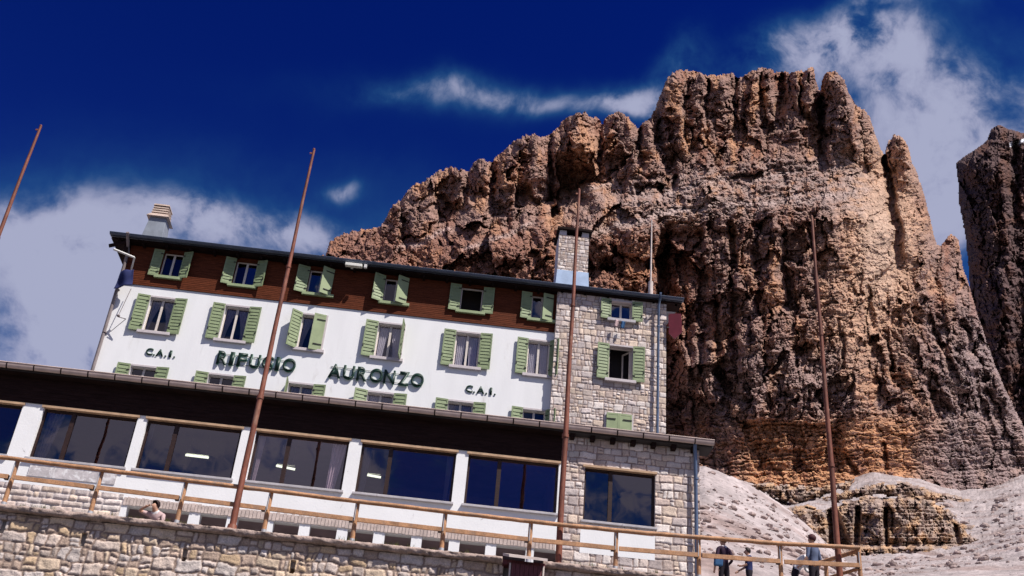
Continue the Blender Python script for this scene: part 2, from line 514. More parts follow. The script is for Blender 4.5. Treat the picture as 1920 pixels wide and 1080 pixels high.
SKYLINE = [(560, 520), (612, 472), (618, 452), (640, 438), (668, 432), (700, 428), (712, 424), (724, 408), (736, 384), (752, 376), (768, 352),
           (798, 338), (822, 320), (848, 311), (866, 318), (878, 322), (886, 309), (900, 297), (914, 304), (924, 302), (940, 284), (960, 266),
           (985, 255), (1003, 252), (1018, 259), (1034, 250), (1050, 234), (1062, 222), (1080, 211), (1098, 207), (1108, 220), (1121, 221),
           (1129, 234), (1138, 216), (1150, 213), (1164, 209), (1180, 222), (1196, 243), (1205, 227), (1219, 222), (1228, 204), (1238, 178),
           (1248, 152), (1260, 135), (1288, 131), (1312, 136), (1322, 140), (1346, 139), (1374, 135), (1384, 148), (1398, 138), (1414, 130),
           (1434, 127), (1450, 133), (1470, 136), (1490, 133), (1503, 131), (1511, 134), (1516, 127), (1526, 127), (1530, 150), (1537, 172),
           (1541, 150), (1550, 136), (1567, 134), (1584, 149), (1592, 175), (1605, 196), (1622, 206), (1633, 221), (1640, 250), (1650, 276),
           (1658, 290), (1664, 266), (1675, 252), (1690, 257), (1704, 274), (1709, 298), (1720, 326), (1735, 370), (1745, 410), (1754, 452),
           (1763, 464), (1774, 446), (1786, 437), (1798, 450), (1801, 470), (1806, 505), (1816, 528), (1830, 580), (1850, 640), (1880, 720),
           (1920, 800), (1960, 880)]
BUTT = [  # top x,y,half width -> foot x,y,half width, how far it stands out (m)
    (1264, 150, 17, 1254, 300, 26, 9), (1312, 150, 16, 1302, 290, 24, 8), (1346, 160, 20, 1345, 255, 30, 11), (1309, 200, 13, 1311, 268, 17, 15),
    (1271, 215, 16, 1268, 300, 21, 14), (1410, 142, 22, 1398, 255, 26, 10), (1440, 138, 14, 1440, 245, 18, 15), (1492, 137, 9, 1495, 228, 11, 18),
    (1517, 137, 11, 1512, 225, 15, 16), (1416, 200, 14, 1412, 290, 20, 14), (1567, 145, 24, 1590, 305, 50, 22), (1612, 210, 22, 1628, 330, 34, 12), (1400, 258, 38, 1392, 330, 50, 12), (1480, 240, 42, 1480, 318, 56, 14), (1300, 325, 44, 1290, 385, 54, 11), (1215, 330, 36, 1205, 400, 42, 10),
    (1688, 256, 19, 1728, 500, 34, 18), (1785, 443, 19, 1792, 620, 44, 16), (1706, 500, 26, 1730, 640, 40, 6),
    (1268, 572, 11, 1276, 740, 30, 26), (1297, 612, 9, 1303, 725, 16, 22), (1328, 655, 17, 1322, 775, 27, 17),
    (1395, 500, 26, 1400, 800, 46, 12), (1455, 600, 30, 1470, 790, 50, 9), (1340, 430, 26, 1352, 640, 34, 8), (1180, 430, 26, 1185, 600, 34, 9),
    (1440, 395, 20, 1440, 600, 26, 8), (1545, 400, 34, 1555, 700, 44, 7), (1500, 420, 16, 1505, 560, 22, 9), (1600, 640, 30, 1620, 860, 44, 6),
    (1700, 680, 24, 1750, 880, 46, 7), (1500, 800, 60, 1500, 930, 80, 5), (1800, 640, 22, 1850, 860, 40, 8),
    (1090, 215, 34, 1080, 330, 40, 15), (1165, 213, 27, 1160, 300, 33, 13), (1212, 232, 10, 1212, 300, 16, 6), (985, 258, 42, 975, 375, 52, 16), (905, 302, 17, 900, 372, 24, 7),
    (850, 316, 34, 845, 405, 44, 14), (792, 342, 32, 778, 450, 46, 13), (738, 388, 14, 742, 470, 24, 7), (655, 440, 38, 655, 480, 45, 4),
    (1040, 262, 14, 1050, 330, 20, 6), (885, 395, 42, 868, 490, 56, 14), (965, 392, 40, 950, 500, 50, 13), (1010, 400, 22, 1000, 500, 26, 7), (1110, 360, 22, 1105, 400, 24, 6),
    (790, 425, 36, 785, 500, 44, 12)]
GULL = [(1379, 150, 5, 1370, 255, 10, 10), (1468, 145, 8, 1464, 235, 14, 14), (1536, 150, 7, 1548, 310, 13, 22), (1234, 190, 8, 1236, 320, 14, 10),
        (1503, 140, 3, 1502, 225, 6, 7), (1288, 150, 4, 1284, 215, 7, 7), (1328, 150, 4, 1322, 200, 6, 6), (1425, 138, 3, 1420, 235, 6, 6), (1660, 295, 7, 1692, 520, 15, 18), (1752, 470, 8, 1766, 640, 15, 11), (1128, 228, 5, 1124, 340, 9, 11),
        (1199, 240, 6, 1206, 335, 10, 10), (926, 305, 6, 920, 385, 9, 11), (1034, 256, 5, 1030, 390, 10, 9), (879, 322, 4, 870, 405, 8, 8),
        (1625, 540, 5, 1642, 640, 9, 7), (1742, 590, 7, 1805, 745, 11, 10), (1805, 600, 7, 1862, 760, 11, 9), (1746, 735, 13, 1764, 795, 15, 13),
        (1826, 700, 6, 1874, 870, 12, 9), (1520, 430, 5, 1530, 560, 8, 7), (1372, 420, 9, 1382, 760, 12, 13), (1240, 440, 12, 1238, 800, 15, 12), (1342, 560, 7, 1356, 760, 10, 10),
        (1470, 440, 7, 1480, 600, 9, 9), (1660, 620, 5, 1690, 760, 9, 7), (1575, 600, 5, 1590, 740, 8, 6), (1310, 440, 10, 1320, 600, 12, 9), (1420, 420, 7, 1420, 570, 9, 8), (1590, 860, 7, 1610, 905, 10, 7), (1660, 835, 5, 1655, 900, 8, 6),
        (830, 370, 10, 850, 400, 12, 6), (1030, 370, 14, 1035, 425, 16, 9), (1095, 372, 14, 1100, 405, 16, 8), (1270, 335, 8, 1262, 362, 12, 8), (1240, 345, 7, 1236, 370, 9, 7), (1200, 350, 6, 1196, 375, 8, 6)]


def prim(PX, PY, x0, y0, w0, x1, y1, w1, sharp=0.5, foot=0.35):
    t = (PY-y0)/(y1-y0)
    tc_ = np.clip(t, 0, 1)
    cx = x0+(x1-x0)*tc_ ; ww = w0+(w1-w0)*tc_
    d = (PX-cx)/ww
    over = np.where(t < 0, (y0-PY)/w0, 0.0)
    r2 = d*d + over*over
    f = np.power(np.clip(1-r2, 0, 1), sharp)
    if sharp == 0.5:      # buttresses have a long flank on the left and a short steep one on the right
        f = 0.35*f + 0.65*np.clip(np.minimum((d+1.0)/1.5, (1.0-d)/0.5), 0, 1)*np.clip(1-over*over, 0, 1)
    return f*(1-sstep(1-foot, 1.12, t))


def build_mountain():
    st = 1.55
    xs = np.arange(575, 1935, st); ys = np.arange(118, 975, st)
    PX, PY = np.meshgrid(xs, ys)
    jag = 5.5*fbm(PX/15, PX*0+3.3, 3, 5) + 10.0*np.abs(fbm(PX/9, PX*0+8.1, 3, 6)) - 3.0
    sky_y = interp(PX, SKYLINE) + jag
    s = PY - sky_y
    # organic warp for every hand placed feature
    wx = 10*fbm(PX/45, PY/45, 3, 31) + 4*facet(PX/9, PY/9, 33, 1.0, 0.0); wy = 9*fbm(PX/45, PY/45, 3, 37) + 4*facet(PX/9, PY/9, 39, 1.0, 0.0)
    QX, QY = PX+wx, PY+wy
    shift = interp(QX, [(600, 130), (700, 120), (900, 92), (1050, 62), (1290, 18), (1450, -4), (1600, 0), (1700, 60), (1800, 200)])
    yy = QY - shift
    base = interp(yy, [(0, 548), (130, 524), (250, 512), (300, 500), (345, 472), (392, 447), (410, 443), (600, 428), (800, 412), (960, 402)])
    base += 0.17*np.clip(QX-1590, 0, 400)
    base += 34*np.clip((1400-QX)/165, 0, 1)*sstep(1226, 1238, QX)*sstep(395, 450, QY)
    base += 20*prim(QX, QY, 1455, 150, 80, 1455, 300, 92, sharp=0.6, foot=0.25)
    base += 12*prim(QX, QY, 1060, 345, 60, 1060, 430, 70, sharp=1.0) + 12*prim(QX, QY, 840, 345, 40, 845, 410, 46, sharp=1.0) + 9*prim(QX, QY, 1245, 330, 60, 1230, 380, 60, sharp=1.0)
    base += 0.05*np.clip(1000-QX, 0, 500)
    base += 8*sstep(786, 800, QY)*sstep(1370, 1400, QX)*(1-sstep(1540, 1600, QX))
    base += 3.5*sstep(838, 846, QY)*sstep(1400, 1430, QX)*(1-sstep(1580, 1640, QX))
    base -= 16*sstep(868, 935, QY)
    P = np.zeros_like(PX)
    for b in BUTT:
        P = np.maximum(P, (1.45 if b[1] < 400 else 0.8)*b[6]*prim(QX, QY, *b[:6]))
    G = np.zeros_like(PX)
    for g in GULL:
        G = np.maximum(G, (1.5 if g[1] < 400 else 0.75)*g[6]*prim(QX, QY, *g[:6], sharp=1.0, foot=0.6))
    # zones
    band = sstep(285, 320, yy)*(1-sstep(385, 415, yy))                     # gravel terrace across the face
    band *= sstep(1000, 1240, QX)*(1-sstep(1600, 1650, QX))*0.9 + 0.1
    low = sstep(765, 800, QY)
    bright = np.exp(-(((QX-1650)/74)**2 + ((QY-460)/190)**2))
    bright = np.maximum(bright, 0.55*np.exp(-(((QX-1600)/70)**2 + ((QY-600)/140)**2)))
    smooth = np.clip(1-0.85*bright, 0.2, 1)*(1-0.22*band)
    slant = sstep(1560, 1760, QX)*sstep(480, 620, QY)                       # grooves lean to the right on that side
    GX = QX - 0.30*slant*(QY-600)
    w1, w2 = fbm(QX/30, QY/40, 3, 13), fbm(QX/24, QY/30, 3, 14)
    tow = 1-0.5*sstep(280, 330, yy)*(1-sstep(395, 430, yy))
    n = tow*facet(GX/32+0.25*w1, QY/80+0.2*w2, 19, 8.0, 7.0, 2.5, 0.10)
    n = n + tow*2.2*(ridged(GX/46, QY/110, 3, 11)-0.55) + 2.2*fbm(QX/30, QY/26, 3, 17)
    n = n + facet(GX/15+0.15*w2, QY/16+0.15*w1, 21, 3.2, 4.6, 1.2, 0.12)
    n = n + facet(GX/7.6, QY/6.0, 25, 1.35, 1.9, 0.5, 0.12)
    n = n + facet(GX/3.5, QY/3.1, 27, 0.55, 0.75)
    # level beds, broken from block to block
    bl = facet(QX/26, QY/60, 29, 1.0, 0.0)
    bq = (QY + 0.05*QX + 9*bl + 3*fbm(QX/40, QY/40, 2, 49))/7.2
    bk = np.floor(bq)
    n = n - (bq-bk-0.5)*(0.3+2.6*_hash(bk, np.floor(bl*9), 53)**2) + 1.3*(_hash(bk, np.floor(bl*9)+3, 54)-0.5)
    # large tilted blocks: strongest on the left ridge
    lw = 1-sstep(1190, 1260, QX)
    big = facet(QX/62+0.3*w1, QY/66+0.3*w2+0.2*QX/62, 151, 11.0, 27.0, 2.0, 0.08)
    n = n*(1-0.1*lw) + big*(lw + 0.42*(1-lw)*(1-low))
    # shelves climbing to the right across the terrace
    q = (QY + 0.26*(QX-1290) + 9*fbm(QX/60, QY/40, 3, 43))/15.0
    n = n + 5.5*band*(0.5-(q % 1.0))*(0.3+1.0*_hash(np.floor(q), np.floor(q)*0, 44))
    sl = (QY + 7*fbm(QX/90, QY/60, 3, 41) + 0.03*QX)/8.5
    k_ = np.floor(sl)
    strata = (sl-k_-0.5)*(0.25+1.1*_hash(k_, k_*0, 45)) + 0.9*(_hash(k_, k_*0, 47)-0.5) + 0.5*fbm(sl*1.7, sl*0+QX/300, 2, 48)
    n = 1.05*n*smooth*(1-0.5*low) - strata*(0.8+2.6*low)
    rim = 13*np.exp(-np.clip(s, 0, 400)/9.0)
    Y = base - P + G - n + rim
    d = rays(PX, PY)
    V = d*Y[..., None]; V[..., 2] += CZ
    # rock colours, with the sunlit right face and shaded left foot painted in: orange-yellow fresh faces, grey weathered rock, red-brown iron streaks, pale rubble on the shelves
    grey = np.array([0.258, 0.158, 0.130]); orange = np.array([0.46, 0.232, 0.115]); pale = np.array([0.45, 0.325, 0.255])
    red = np.array([0.215, 0.092, 0.06]); rub = np.array([0.325, 0.25, 0.23]); dgrey = np.array([0.20, 0.155, 0.155])
    o = sstep(0.0, 0.34, fbm(GX/34, QY/75, 4, 61)+0.03)*0.55
    o = np.maximum(o, 0.8*low*sstep(1360, 1420, QX)*(1-sstep(1690, 1790, QX)))
    o = np.maximum(o, 0.9*np.exp(-(((QX-1185)/45)**2+((QY-500)/60)**2)))
    o = np.maximum(o, 0.7*np.exp(-(((QX-1090)/40)**2+((QY-300)/60)**2)))
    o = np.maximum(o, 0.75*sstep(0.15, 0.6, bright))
    rr = sstep(0.08, 0.4, fbm(GX/22+7, QY/90, 4, 65))
    rr = np.maximum(rr, 0.8*sstep(1345, 1260, QX)*sstep(410, 450, QY))  # left foot of the cliff: its shade painted in as dark red
    col = grey + (orange-grey)*o[..., None]
    col = col + (red-col)*(rr*(1-0.7*bright)*0.75)[..., None]
    col = col + (pale-col)*(np.clip(bright, 0, 1)*0.85)[..., None]  # paler where the face turns to the sun: light put into the colour
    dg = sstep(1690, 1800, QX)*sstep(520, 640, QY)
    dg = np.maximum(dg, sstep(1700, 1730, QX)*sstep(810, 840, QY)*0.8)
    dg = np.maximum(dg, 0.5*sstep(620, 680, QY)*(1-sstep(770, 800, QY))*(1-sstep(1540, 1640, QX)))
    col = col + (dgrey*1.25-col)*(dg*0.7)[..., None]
    ln = np.abs(QY - (452 - 0.262*(QX-1045)))/7.0
    strip = np.exp(-ln**2)*sstep(1030, 1060, QX)*(1-sstep(1310, 1380, QX))
    for (xa, ya, xb, yb_, wd) in ((1230, 368, 1420, 322, 5), (1300, 388, 1600, 366, 5), (1400, 345, 1560, 300, 4), (1480, 384, 1640, 352, 4), (1180, 420, 1330, 384, 4), (1060, 360, 1180, 338, 4), (860, 470, 1010, 420, 5), (740, 470, 860, 425, 4)):
        yl = ya+(yb_-ya)*(QX-xa)/(xb-xa)
        strip = np.maximum(strip, 0.8*np.exp(-((QY-yl)/wd)**2)*sstep(xa-10, xa+20, QX)*(1-sstep(xb-20, xb+10, QX)))
    col = col + (rub*1.35-col)*(0.75*strip)[..., None]
    # rubble lies where the rock is gentle enough to hold it
    gy = np.gradient(V[..., 1], axis=0); gz = np.gradient(V[..., 2], axis=0)
    flat = sstep(0.45, 1.1, np.abs(gy)/(np.abs(gz)+1e-3))*(gy*gz < 0)
    col = col + (rub-col)*(np.clip(0.6*flat + 0.6*band*sstep(-0.25, 0.25, fbm(PX/20, PY/9, 3, 71)+0.1), 0, 0.9))[..., None]
    mask = (s[:-1, :-1] > 0) & (s[1:, 1:] > 0) & (s[1:, :-1] > 0) & (s[:-1, 1:] > 0)
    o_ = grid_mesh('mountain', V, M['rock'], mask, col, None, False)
    tag(o_, 'brown grey rock massif with jagged towers behind the hut', kind='structure')


def build_far_mountain():
    st = 1.6
    xs = np.arange(1780, 2090, st); ys = np.arange(222, 900, st)
    PX, PY = np.meshgrid(xs, ys)
    left = interp(PY, [(225, 1868), (240, 1857), (262, 1849), (278, 1830), (290, 1810), (304, 1792), (340, 1795), (385, 1798), (430, 1808), (515, 1816), (600, 1822), (900, 1800)])
    left = left + 3*fbm(PY/14, PY*0+2.2, 3, 81)
    topy = interp(PX, [(1780, 305), (1792, 303), (1812, 289), (1832, 277), (1850, 261), (1858, 241), (1872, 233), (1890, 240), (1906, 245), (1925, 250), (1990, 270), (2090, 330)]) + 3*fbm(PX/12, PX*0, 3, 83)
    s = np.minimum(PX-left, PY-topy)
    wx = 6*fbm(PX/40, PY/40, 3, 85); QX, QY = PX+wx, PY+wx
    Y = 640 + 0.02*(900-QY) - 0.42*(QX-1850)*sstep(1850, 1800, QX)
    Y = Y - 0.22*np.clip(1890-QX, -60, 120)*0 + 26*np.exp(-np.clip(PX-left, 0, 300)/26)
    Y -= 14*prim(QX, QY, 1868, 320, 24, 1880, 640, 40) + 0
    Y -= 18*prim(QX, QY, 1872, 520, 18, 1880, 760, 40)
    Y += 14*prim(QX, QY, 1905, 270, 10, 1900, 420, 16, sharp=1.0)
    w1 = fbm(QX/22, QY/18, 3, 91)
    n = facet(QX/26+.3*w1, QY/80+.3*w1, 87, 12, 10, 2, .12) + 4*(ridged(QX/34, QY/120, 3, 88)-.55) + facet(QX/11+.3*w1, QY/14+.3*w1, 93, 5, 5, 1.5, .15)
    n = n + facet(QX/5, QY/5.4, 94, 2.4, 2.6) + 3*w1
    sl = (QY + 6*fbm(QX/80, QY/60, 2, 95))/9
    n = n + 2.0*(_hash(np.floor(sl), sl*0, 96)-.5)
    Y = Y - n*0
    rim = 18*np.exp(-np.clip(s, 0, 400)/9.0)
    Y = Y - n + rim
    d = rays(PX, PY); V = d*Y[..., None]; V[..., 2] += CZ
    grey = np.array([0.10, 0.062, 0.06]); br = np.array([0.125, 0.062, 0.047]); snow = np.array([0.8, 0.8, 0.84])  # rock tones lowered for the shade on this left-facing side
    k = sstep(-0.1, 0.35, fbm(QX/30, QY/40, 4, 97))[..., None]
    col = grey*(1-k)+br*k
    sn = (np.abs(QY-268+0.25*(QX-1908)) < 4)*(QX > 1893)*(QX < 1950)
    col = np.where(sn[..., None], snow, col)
    mask = (s[:-1, :-1] > 0) & (s[1:, 1:] > 0) & (s[1:, :-1] > 0) & (s[:-1, 1:] > 0)
    tag(grid_mesh('far_mountain', V, M['rock'], mask, col, None, False), 'rock tower beyond the gap, darkened for shade, with a small snow patch', kind='structure')


def tm(px, py):
    p = at(px, py, 100.0)
    return p.x/100.0, (p.z-CZ)/100.0


def build_terrain():
    fine = np.linspace(tm(1225, 960)[0], tm(1960, 960)[0], 520)
    t_ax = np.concatenate([np.linspace(-3.0, fine[0]-0.02, 40), fine, np.linspace(fine[-1]+0.02, 3.0, 40)])
    y_ax = np.concatenate([np.linspace(33, 60, 50), np.geomspace(60.5, 430, 330), np.geomspace(440, 900, 16)])
    T, Y = np.meshgrid(t_ax, y_ax)
    top = np.array([tm(*p) for p in [(1225, 870), (1400, 905), (1480, 930), (1560, 918), (1640, 893), (1720, 900), (1800, 922), (1860, 915), (1925, 893)]])
    bot = np.array([tm(*p) for p in [(1225, 1075), (1480, 1108), (1600, 1108), (1800, 1092), (1925, 1095)]])
    mt = np.interp(T, top[:, 0], top[:, 1]); mb = np.interp(T, bot[:, 0], bot[:, 1])
    fr = np.interp(np.log(Y), np.log([33, 60, 150, 190, 235, 400, 900]), [-0.55, 0.0, 0.22, 0.33, 0.68, 1.0, 1.0])
    mid = sstep(tm(1740, 1000)[0], tm(1930, 1000)[0], T)                    # plain slope to the right of the ledges
    fr2 = np.interp(np.log(Y), np.log([33, 60, 150, 400, 900]), [-0.55, 0.0, 0.42, 1.0, 1.0])
    fr = fr*(1-mid) + fr2*mid
    m = mb + (mt-mb)*fr
    crest = np.array([tm(*p) for p in [(1180, 905), (1240, 880), (1300, 884), (1322, 881), (1345, 890), (1400, 916), (1440, 938), (1480, 962), (1520, 994), (1560, 1030), (1600, 1068), (1640, 1110), (1700, 1150)]])
    mc = np.interp(T, crest[:, 0], crest[:, 1])
    g = sstep(50, 96, Y)*(1-sstep(98, 150, Y))
    g0 = np.clip((np.log(Y)-math.log(47))/(math.log(96)-math.log(47)), 0, 1)*(Y < 97) + (1-sstep(97, 150, Y))*(Y >= 97)
    mm = mb - 0.015 + (mc - mb + 0.015)*g0
    m = np.where(Y < 150, np.maximum(m, mm), m)
    behind = (T < tm(1235, 960)[0])
    Z = CZ + Y*m
    X = T*Y
    Z = np.where(Y < 58, 8.2 + (Z-8.2)*sstep(36, 58, Y), Z)
    Z += (0.10*facet(X/1.1, Y/1.6, 104, 1.0, 1.0)*np.clip(Y/90, 0.6, 3))*sstep(52, 66, Y)*(T > 0.1)
    Z += 0.35*fbm(X/5, Y/5, 4, 101)*sstep(45, 70, Y) + 1.2*fbm(X/24, Y/20, 3, 103)*sstep(60, 110, Y) + 3.0*fbm(X/40, Y/30, 3, 107)*sstep(180, 260, Y)
    Z = np.where((T > -0.5) & (Y < 47) & (X < 12), np.minimum(Z, 8.2), Z)
    P = np.stack([X, Y, Z], -1)
    c0 = np.array([0.355, 0.30, 0.295]); c1 = np.array([0.26, 0.19, 0.175]); c2 = np.array([0.24, 0.16, 0.115])
    dirt = sstep(0.05, 0.45, fbm(X/7+0.6*Y/7, Y/16, 4, 113))[..., None]
    col = c0 + (c1-c0)*dirt*0.95
    sp_ = facet(X/2.2, Y/3.2, 115, 1.0, 0.0)[..., None]
    col = col*(1+0.35*sp_)
    tag(grid_mesh('terrain', P, M['scree'], None, col), 'pale scree slope rising to the foot of the cliffs', kind='structure')
    return


def build_outcrop(poly, Y0, seed, main, label):
    poly = np.array(poly, float)
    st = 1.5
    xs = np.arange(poly[:, 0].min()-10, poly[:, 0].max()+10, st); ys = np.arange(poly[:, 1].min()-10, poly[:, 1].max()+10, st)
    PX, PY = np.meshgrid(xs, ys)
    inside = np.zeros(PX.shape, bool); dist = np.full(PX.shape, 1e9)
    n = len(poly)
    JX, JY = PX+9*facet(PX/13, PY/9, seed+21, 1.0, 0.4)+4*fbm(PX/14, PY/14, 3, 121), PY+7*facet(PX/17, PY/9, seed+23, 1.0, 0.4)
    for i in range(n):
        a, b = poly[i], poly[(i+1) % n]
        c = ((a[1] > JY) != (b[1] > JY)) & (JX < (b[0]-a[0])*(JY-a[1])/(b[1]-a[1]+1e-9)+a[0])
        inside ^= c
        e = b-a
        t = np.clip(((JX-a[0])*e[0]+(JY-a[1])*e[1])/(e@e), 0, 1)
        dist = np.minimum(dist, np.hypot(JX-a[0]-t*e[0], JY-a[1]-t*e[1]))
    s = np.where(inside, dist, -dist)
    Y = Y0 - 0.10*(PY-1000)
    if main:
        Y += 5*sstep(1000, 1030, PY)*0 - 7*sstep(1022, 1030, PY) - 5*sstep(1042, 1050, PY)
        Y -= 6*prim(PX, PY, 1690, 950, 62, 1690, 1030, 66) + 4*prim(PX, PY, 1640, 955, 20, 1640, 1035, 24) + 4*prim(PX, PY, 1500, 965, 16, 1525, 1015, 20)
        Y += 13*prim(PX, PY, 1560, 966, 15, 1578, 1035, 26, sharp=1.0, foot=.2) + 6*prim(PX, PY, 1788, 975, 7, 1800, 1025, 9, sharp=1.0)
        Y += 7*prim(PX, PY, 1608, 955, 8, 1606, 1030, 8, sharp=1.0) + 5*prim(PX, PY, 1660, 955, 5, 1662, 1030, 5, sharp=1.0)
    sc = Y0/192.0
    w1 = fbm(PX/14, PY/14, 3, seed+1)
    nn = 2.0*(ridged(PX/18, PY/60, 3, seed+2)-.55) + facet(PX/17+.3*w1, PY/26+.3*w1, seed+3, 3.6, 3.6, 1.2, .12) + facet(PX/7+.3*w1, PY/7+.3*w1, seed+5, 1.0, 1.1, .4, .15) + facet(PX/3.6, PY/3.6, seed+7, .35, .4)
    sl = (PY + 4*fbm(PX/60, PY/50, 2, seed+9))/6.5
    k_ = np.floor(sl)
    nn = nn - (sl-k_-.5)*(0.4+1.6*_hash(k_, k_*0, seed+11)) + 1.5*(_hash(k_, k_*0, seed+12)-.5)
    nn = nn*sc*0.72
    Y = Y - nn + 9*sc*np.exp(-np.clip(s, 0, 99)/2.5)
    d = rays(PX, PY); V = d*Y[..., None]; V[..., 2] += CZ
    a_ = np.array([0.33, 0.245, 0.205]); b_ = np.array([0.42, 0.27, 0.17]); c_ = np.array([0.17, 0.105, 0.085])
    k = sstep(-.1, .3, fbm(PX/24, PY/20, 3, seed+13))[..., None]; k2 = sstep(.1, .4, fbm(PX/12, PY/30, 3, seed+14))[..., None]
    col = a_*(1-k)+b_*k; col = col+(c_-col)*k2*.7
    mask = (s[:-1, :-1] > 0) & (s[1:, 1:] > 0) & (s[1:, :-1] > 0) & (s[:-1, 1:] > 0)
    tag(grid_mesh('rock_outcrop', V, M['rock'], mask, col, None, False), label, kind='structure')


def build_stones():
    rnd = random.Random(3)
    b = MB()
    spots = []
    for _ in range(700):
        Y = rnd.uniform(58, 94)
        px = rnd.uniform(1250, 1600)
        t = tm(px, 980)[0]
        spots.append((t*Y, Y))
    sizes = [None]*len(spots)
    for _ in range(1000):
        Y = math.exp(rnd.uniform(math.log(90), math.log(340)))
        t = tm(rnd.uniform(1620, 1925), 980)[0]
        spots.append((t*Y, Y)); sizes.append(Y/100*(0.05 + 0.42*rnd.random()**5))
    ter = bpy.data.objects['terrain']
    for (x, y), r0 in zip(spots, sizes):
        ok, loc, nor, i = ter.ray_cast((x, y, 200), (0, 0, -1))
        if not ok: continue
        r = r0 or 0.05 + 0.30*rnd.random()**5
        b.blob((x, y, loc.z+r*0.25), r*rnd.uniform(.8, 1.5), r*rnd.uniform(.7, 1.2), r*rnd.uniform(.5, .8), 7, 5, 0.22, rnd)
    b.sm = [False]*len(b.f)
    o = b.build('scree_stones', pm('scree_stone', (0.33, 0.25, 0.23), 0.95, 0.35, 0.7, 0.2, 8))
    tag(o, 'loose brown stones scattered over the pale scree mound', 'stones', kind='stuff')


build_mountain()
build_far_mountain()
build_terrain()
build_outcrop([(1470, 952), (1515, 946), (1545, 958), (1575, 942), (1625, 930), (1655, 936), (1690, 928), (1735, 934), (1775, 950), (1800, 978), (1832, 1010), (1822, 1044),
               (1795, 1050), (1770, 1064), (1700, 1062), (1660, 1076), (1600, 1090), (1560, 1040), (1510, 990)], 192, 121, True, 'layered rock ledge standing out of the scree')
build_outcrop([(1540, 935), (1580, 918), (1640, 906), (1700, 905), (1748, 918), (1775, 940), (1740, 944), (1690, 930), (1620, 930), (1570, 942)], 262, 221, False, 'thin rock ledge above the larger one')
build_outcrop([(1395, 906), (1440, 905), (1500, 912), (1560, 908), (1600, 900), (1590, 916), (1540, 930), (1500, 946), (1470, 944), (1430, 925)], 330, 241, False, 'broken brown rock at the foot of the cliff')
build_outcrop([(1690, 905), (1760, 920), (1830, 938), (1870, 950), (1885, 968), (1850, 975), (1800, 962), (1750, 948), (1700, 925)], 318, 261, False, 'grey rock step to the right of the ledges')
build_outcrop([(1630, 1072), (1690, 1060), (1760, 1058), (1815, 1070), (1850, 1090), (1840, 1104), (1720, 1106), (1640, 1100)], 150, 281, False, 'low brown ledge near the bottom of the scree')
build_outcrop([(1740, 975), (1785, 972), (1830, 985), (1850, 1000), (1825, 1008), (1770, 1002)], 215, 301, False, 'small rock step at the right end of the ledges')
build_stones()
g = MB(); g.box(-1500, 1500, -1500, 23.4, -1.0, 0.0)
tag(g.build('ground', M['gravel']), 'gravel ground below the terrace, darkened to bounce less light', kind='structure')
g = MB(); g.box(-22, 10.05, 23.95, 48, 8.0, 8.62); g.box(6.6, 12.5, 24.5, 29.0, 8.0, 8.93)
tag(g.build('terrace', M['paver']), 'terrace floor in front of the hut', kind='structure')

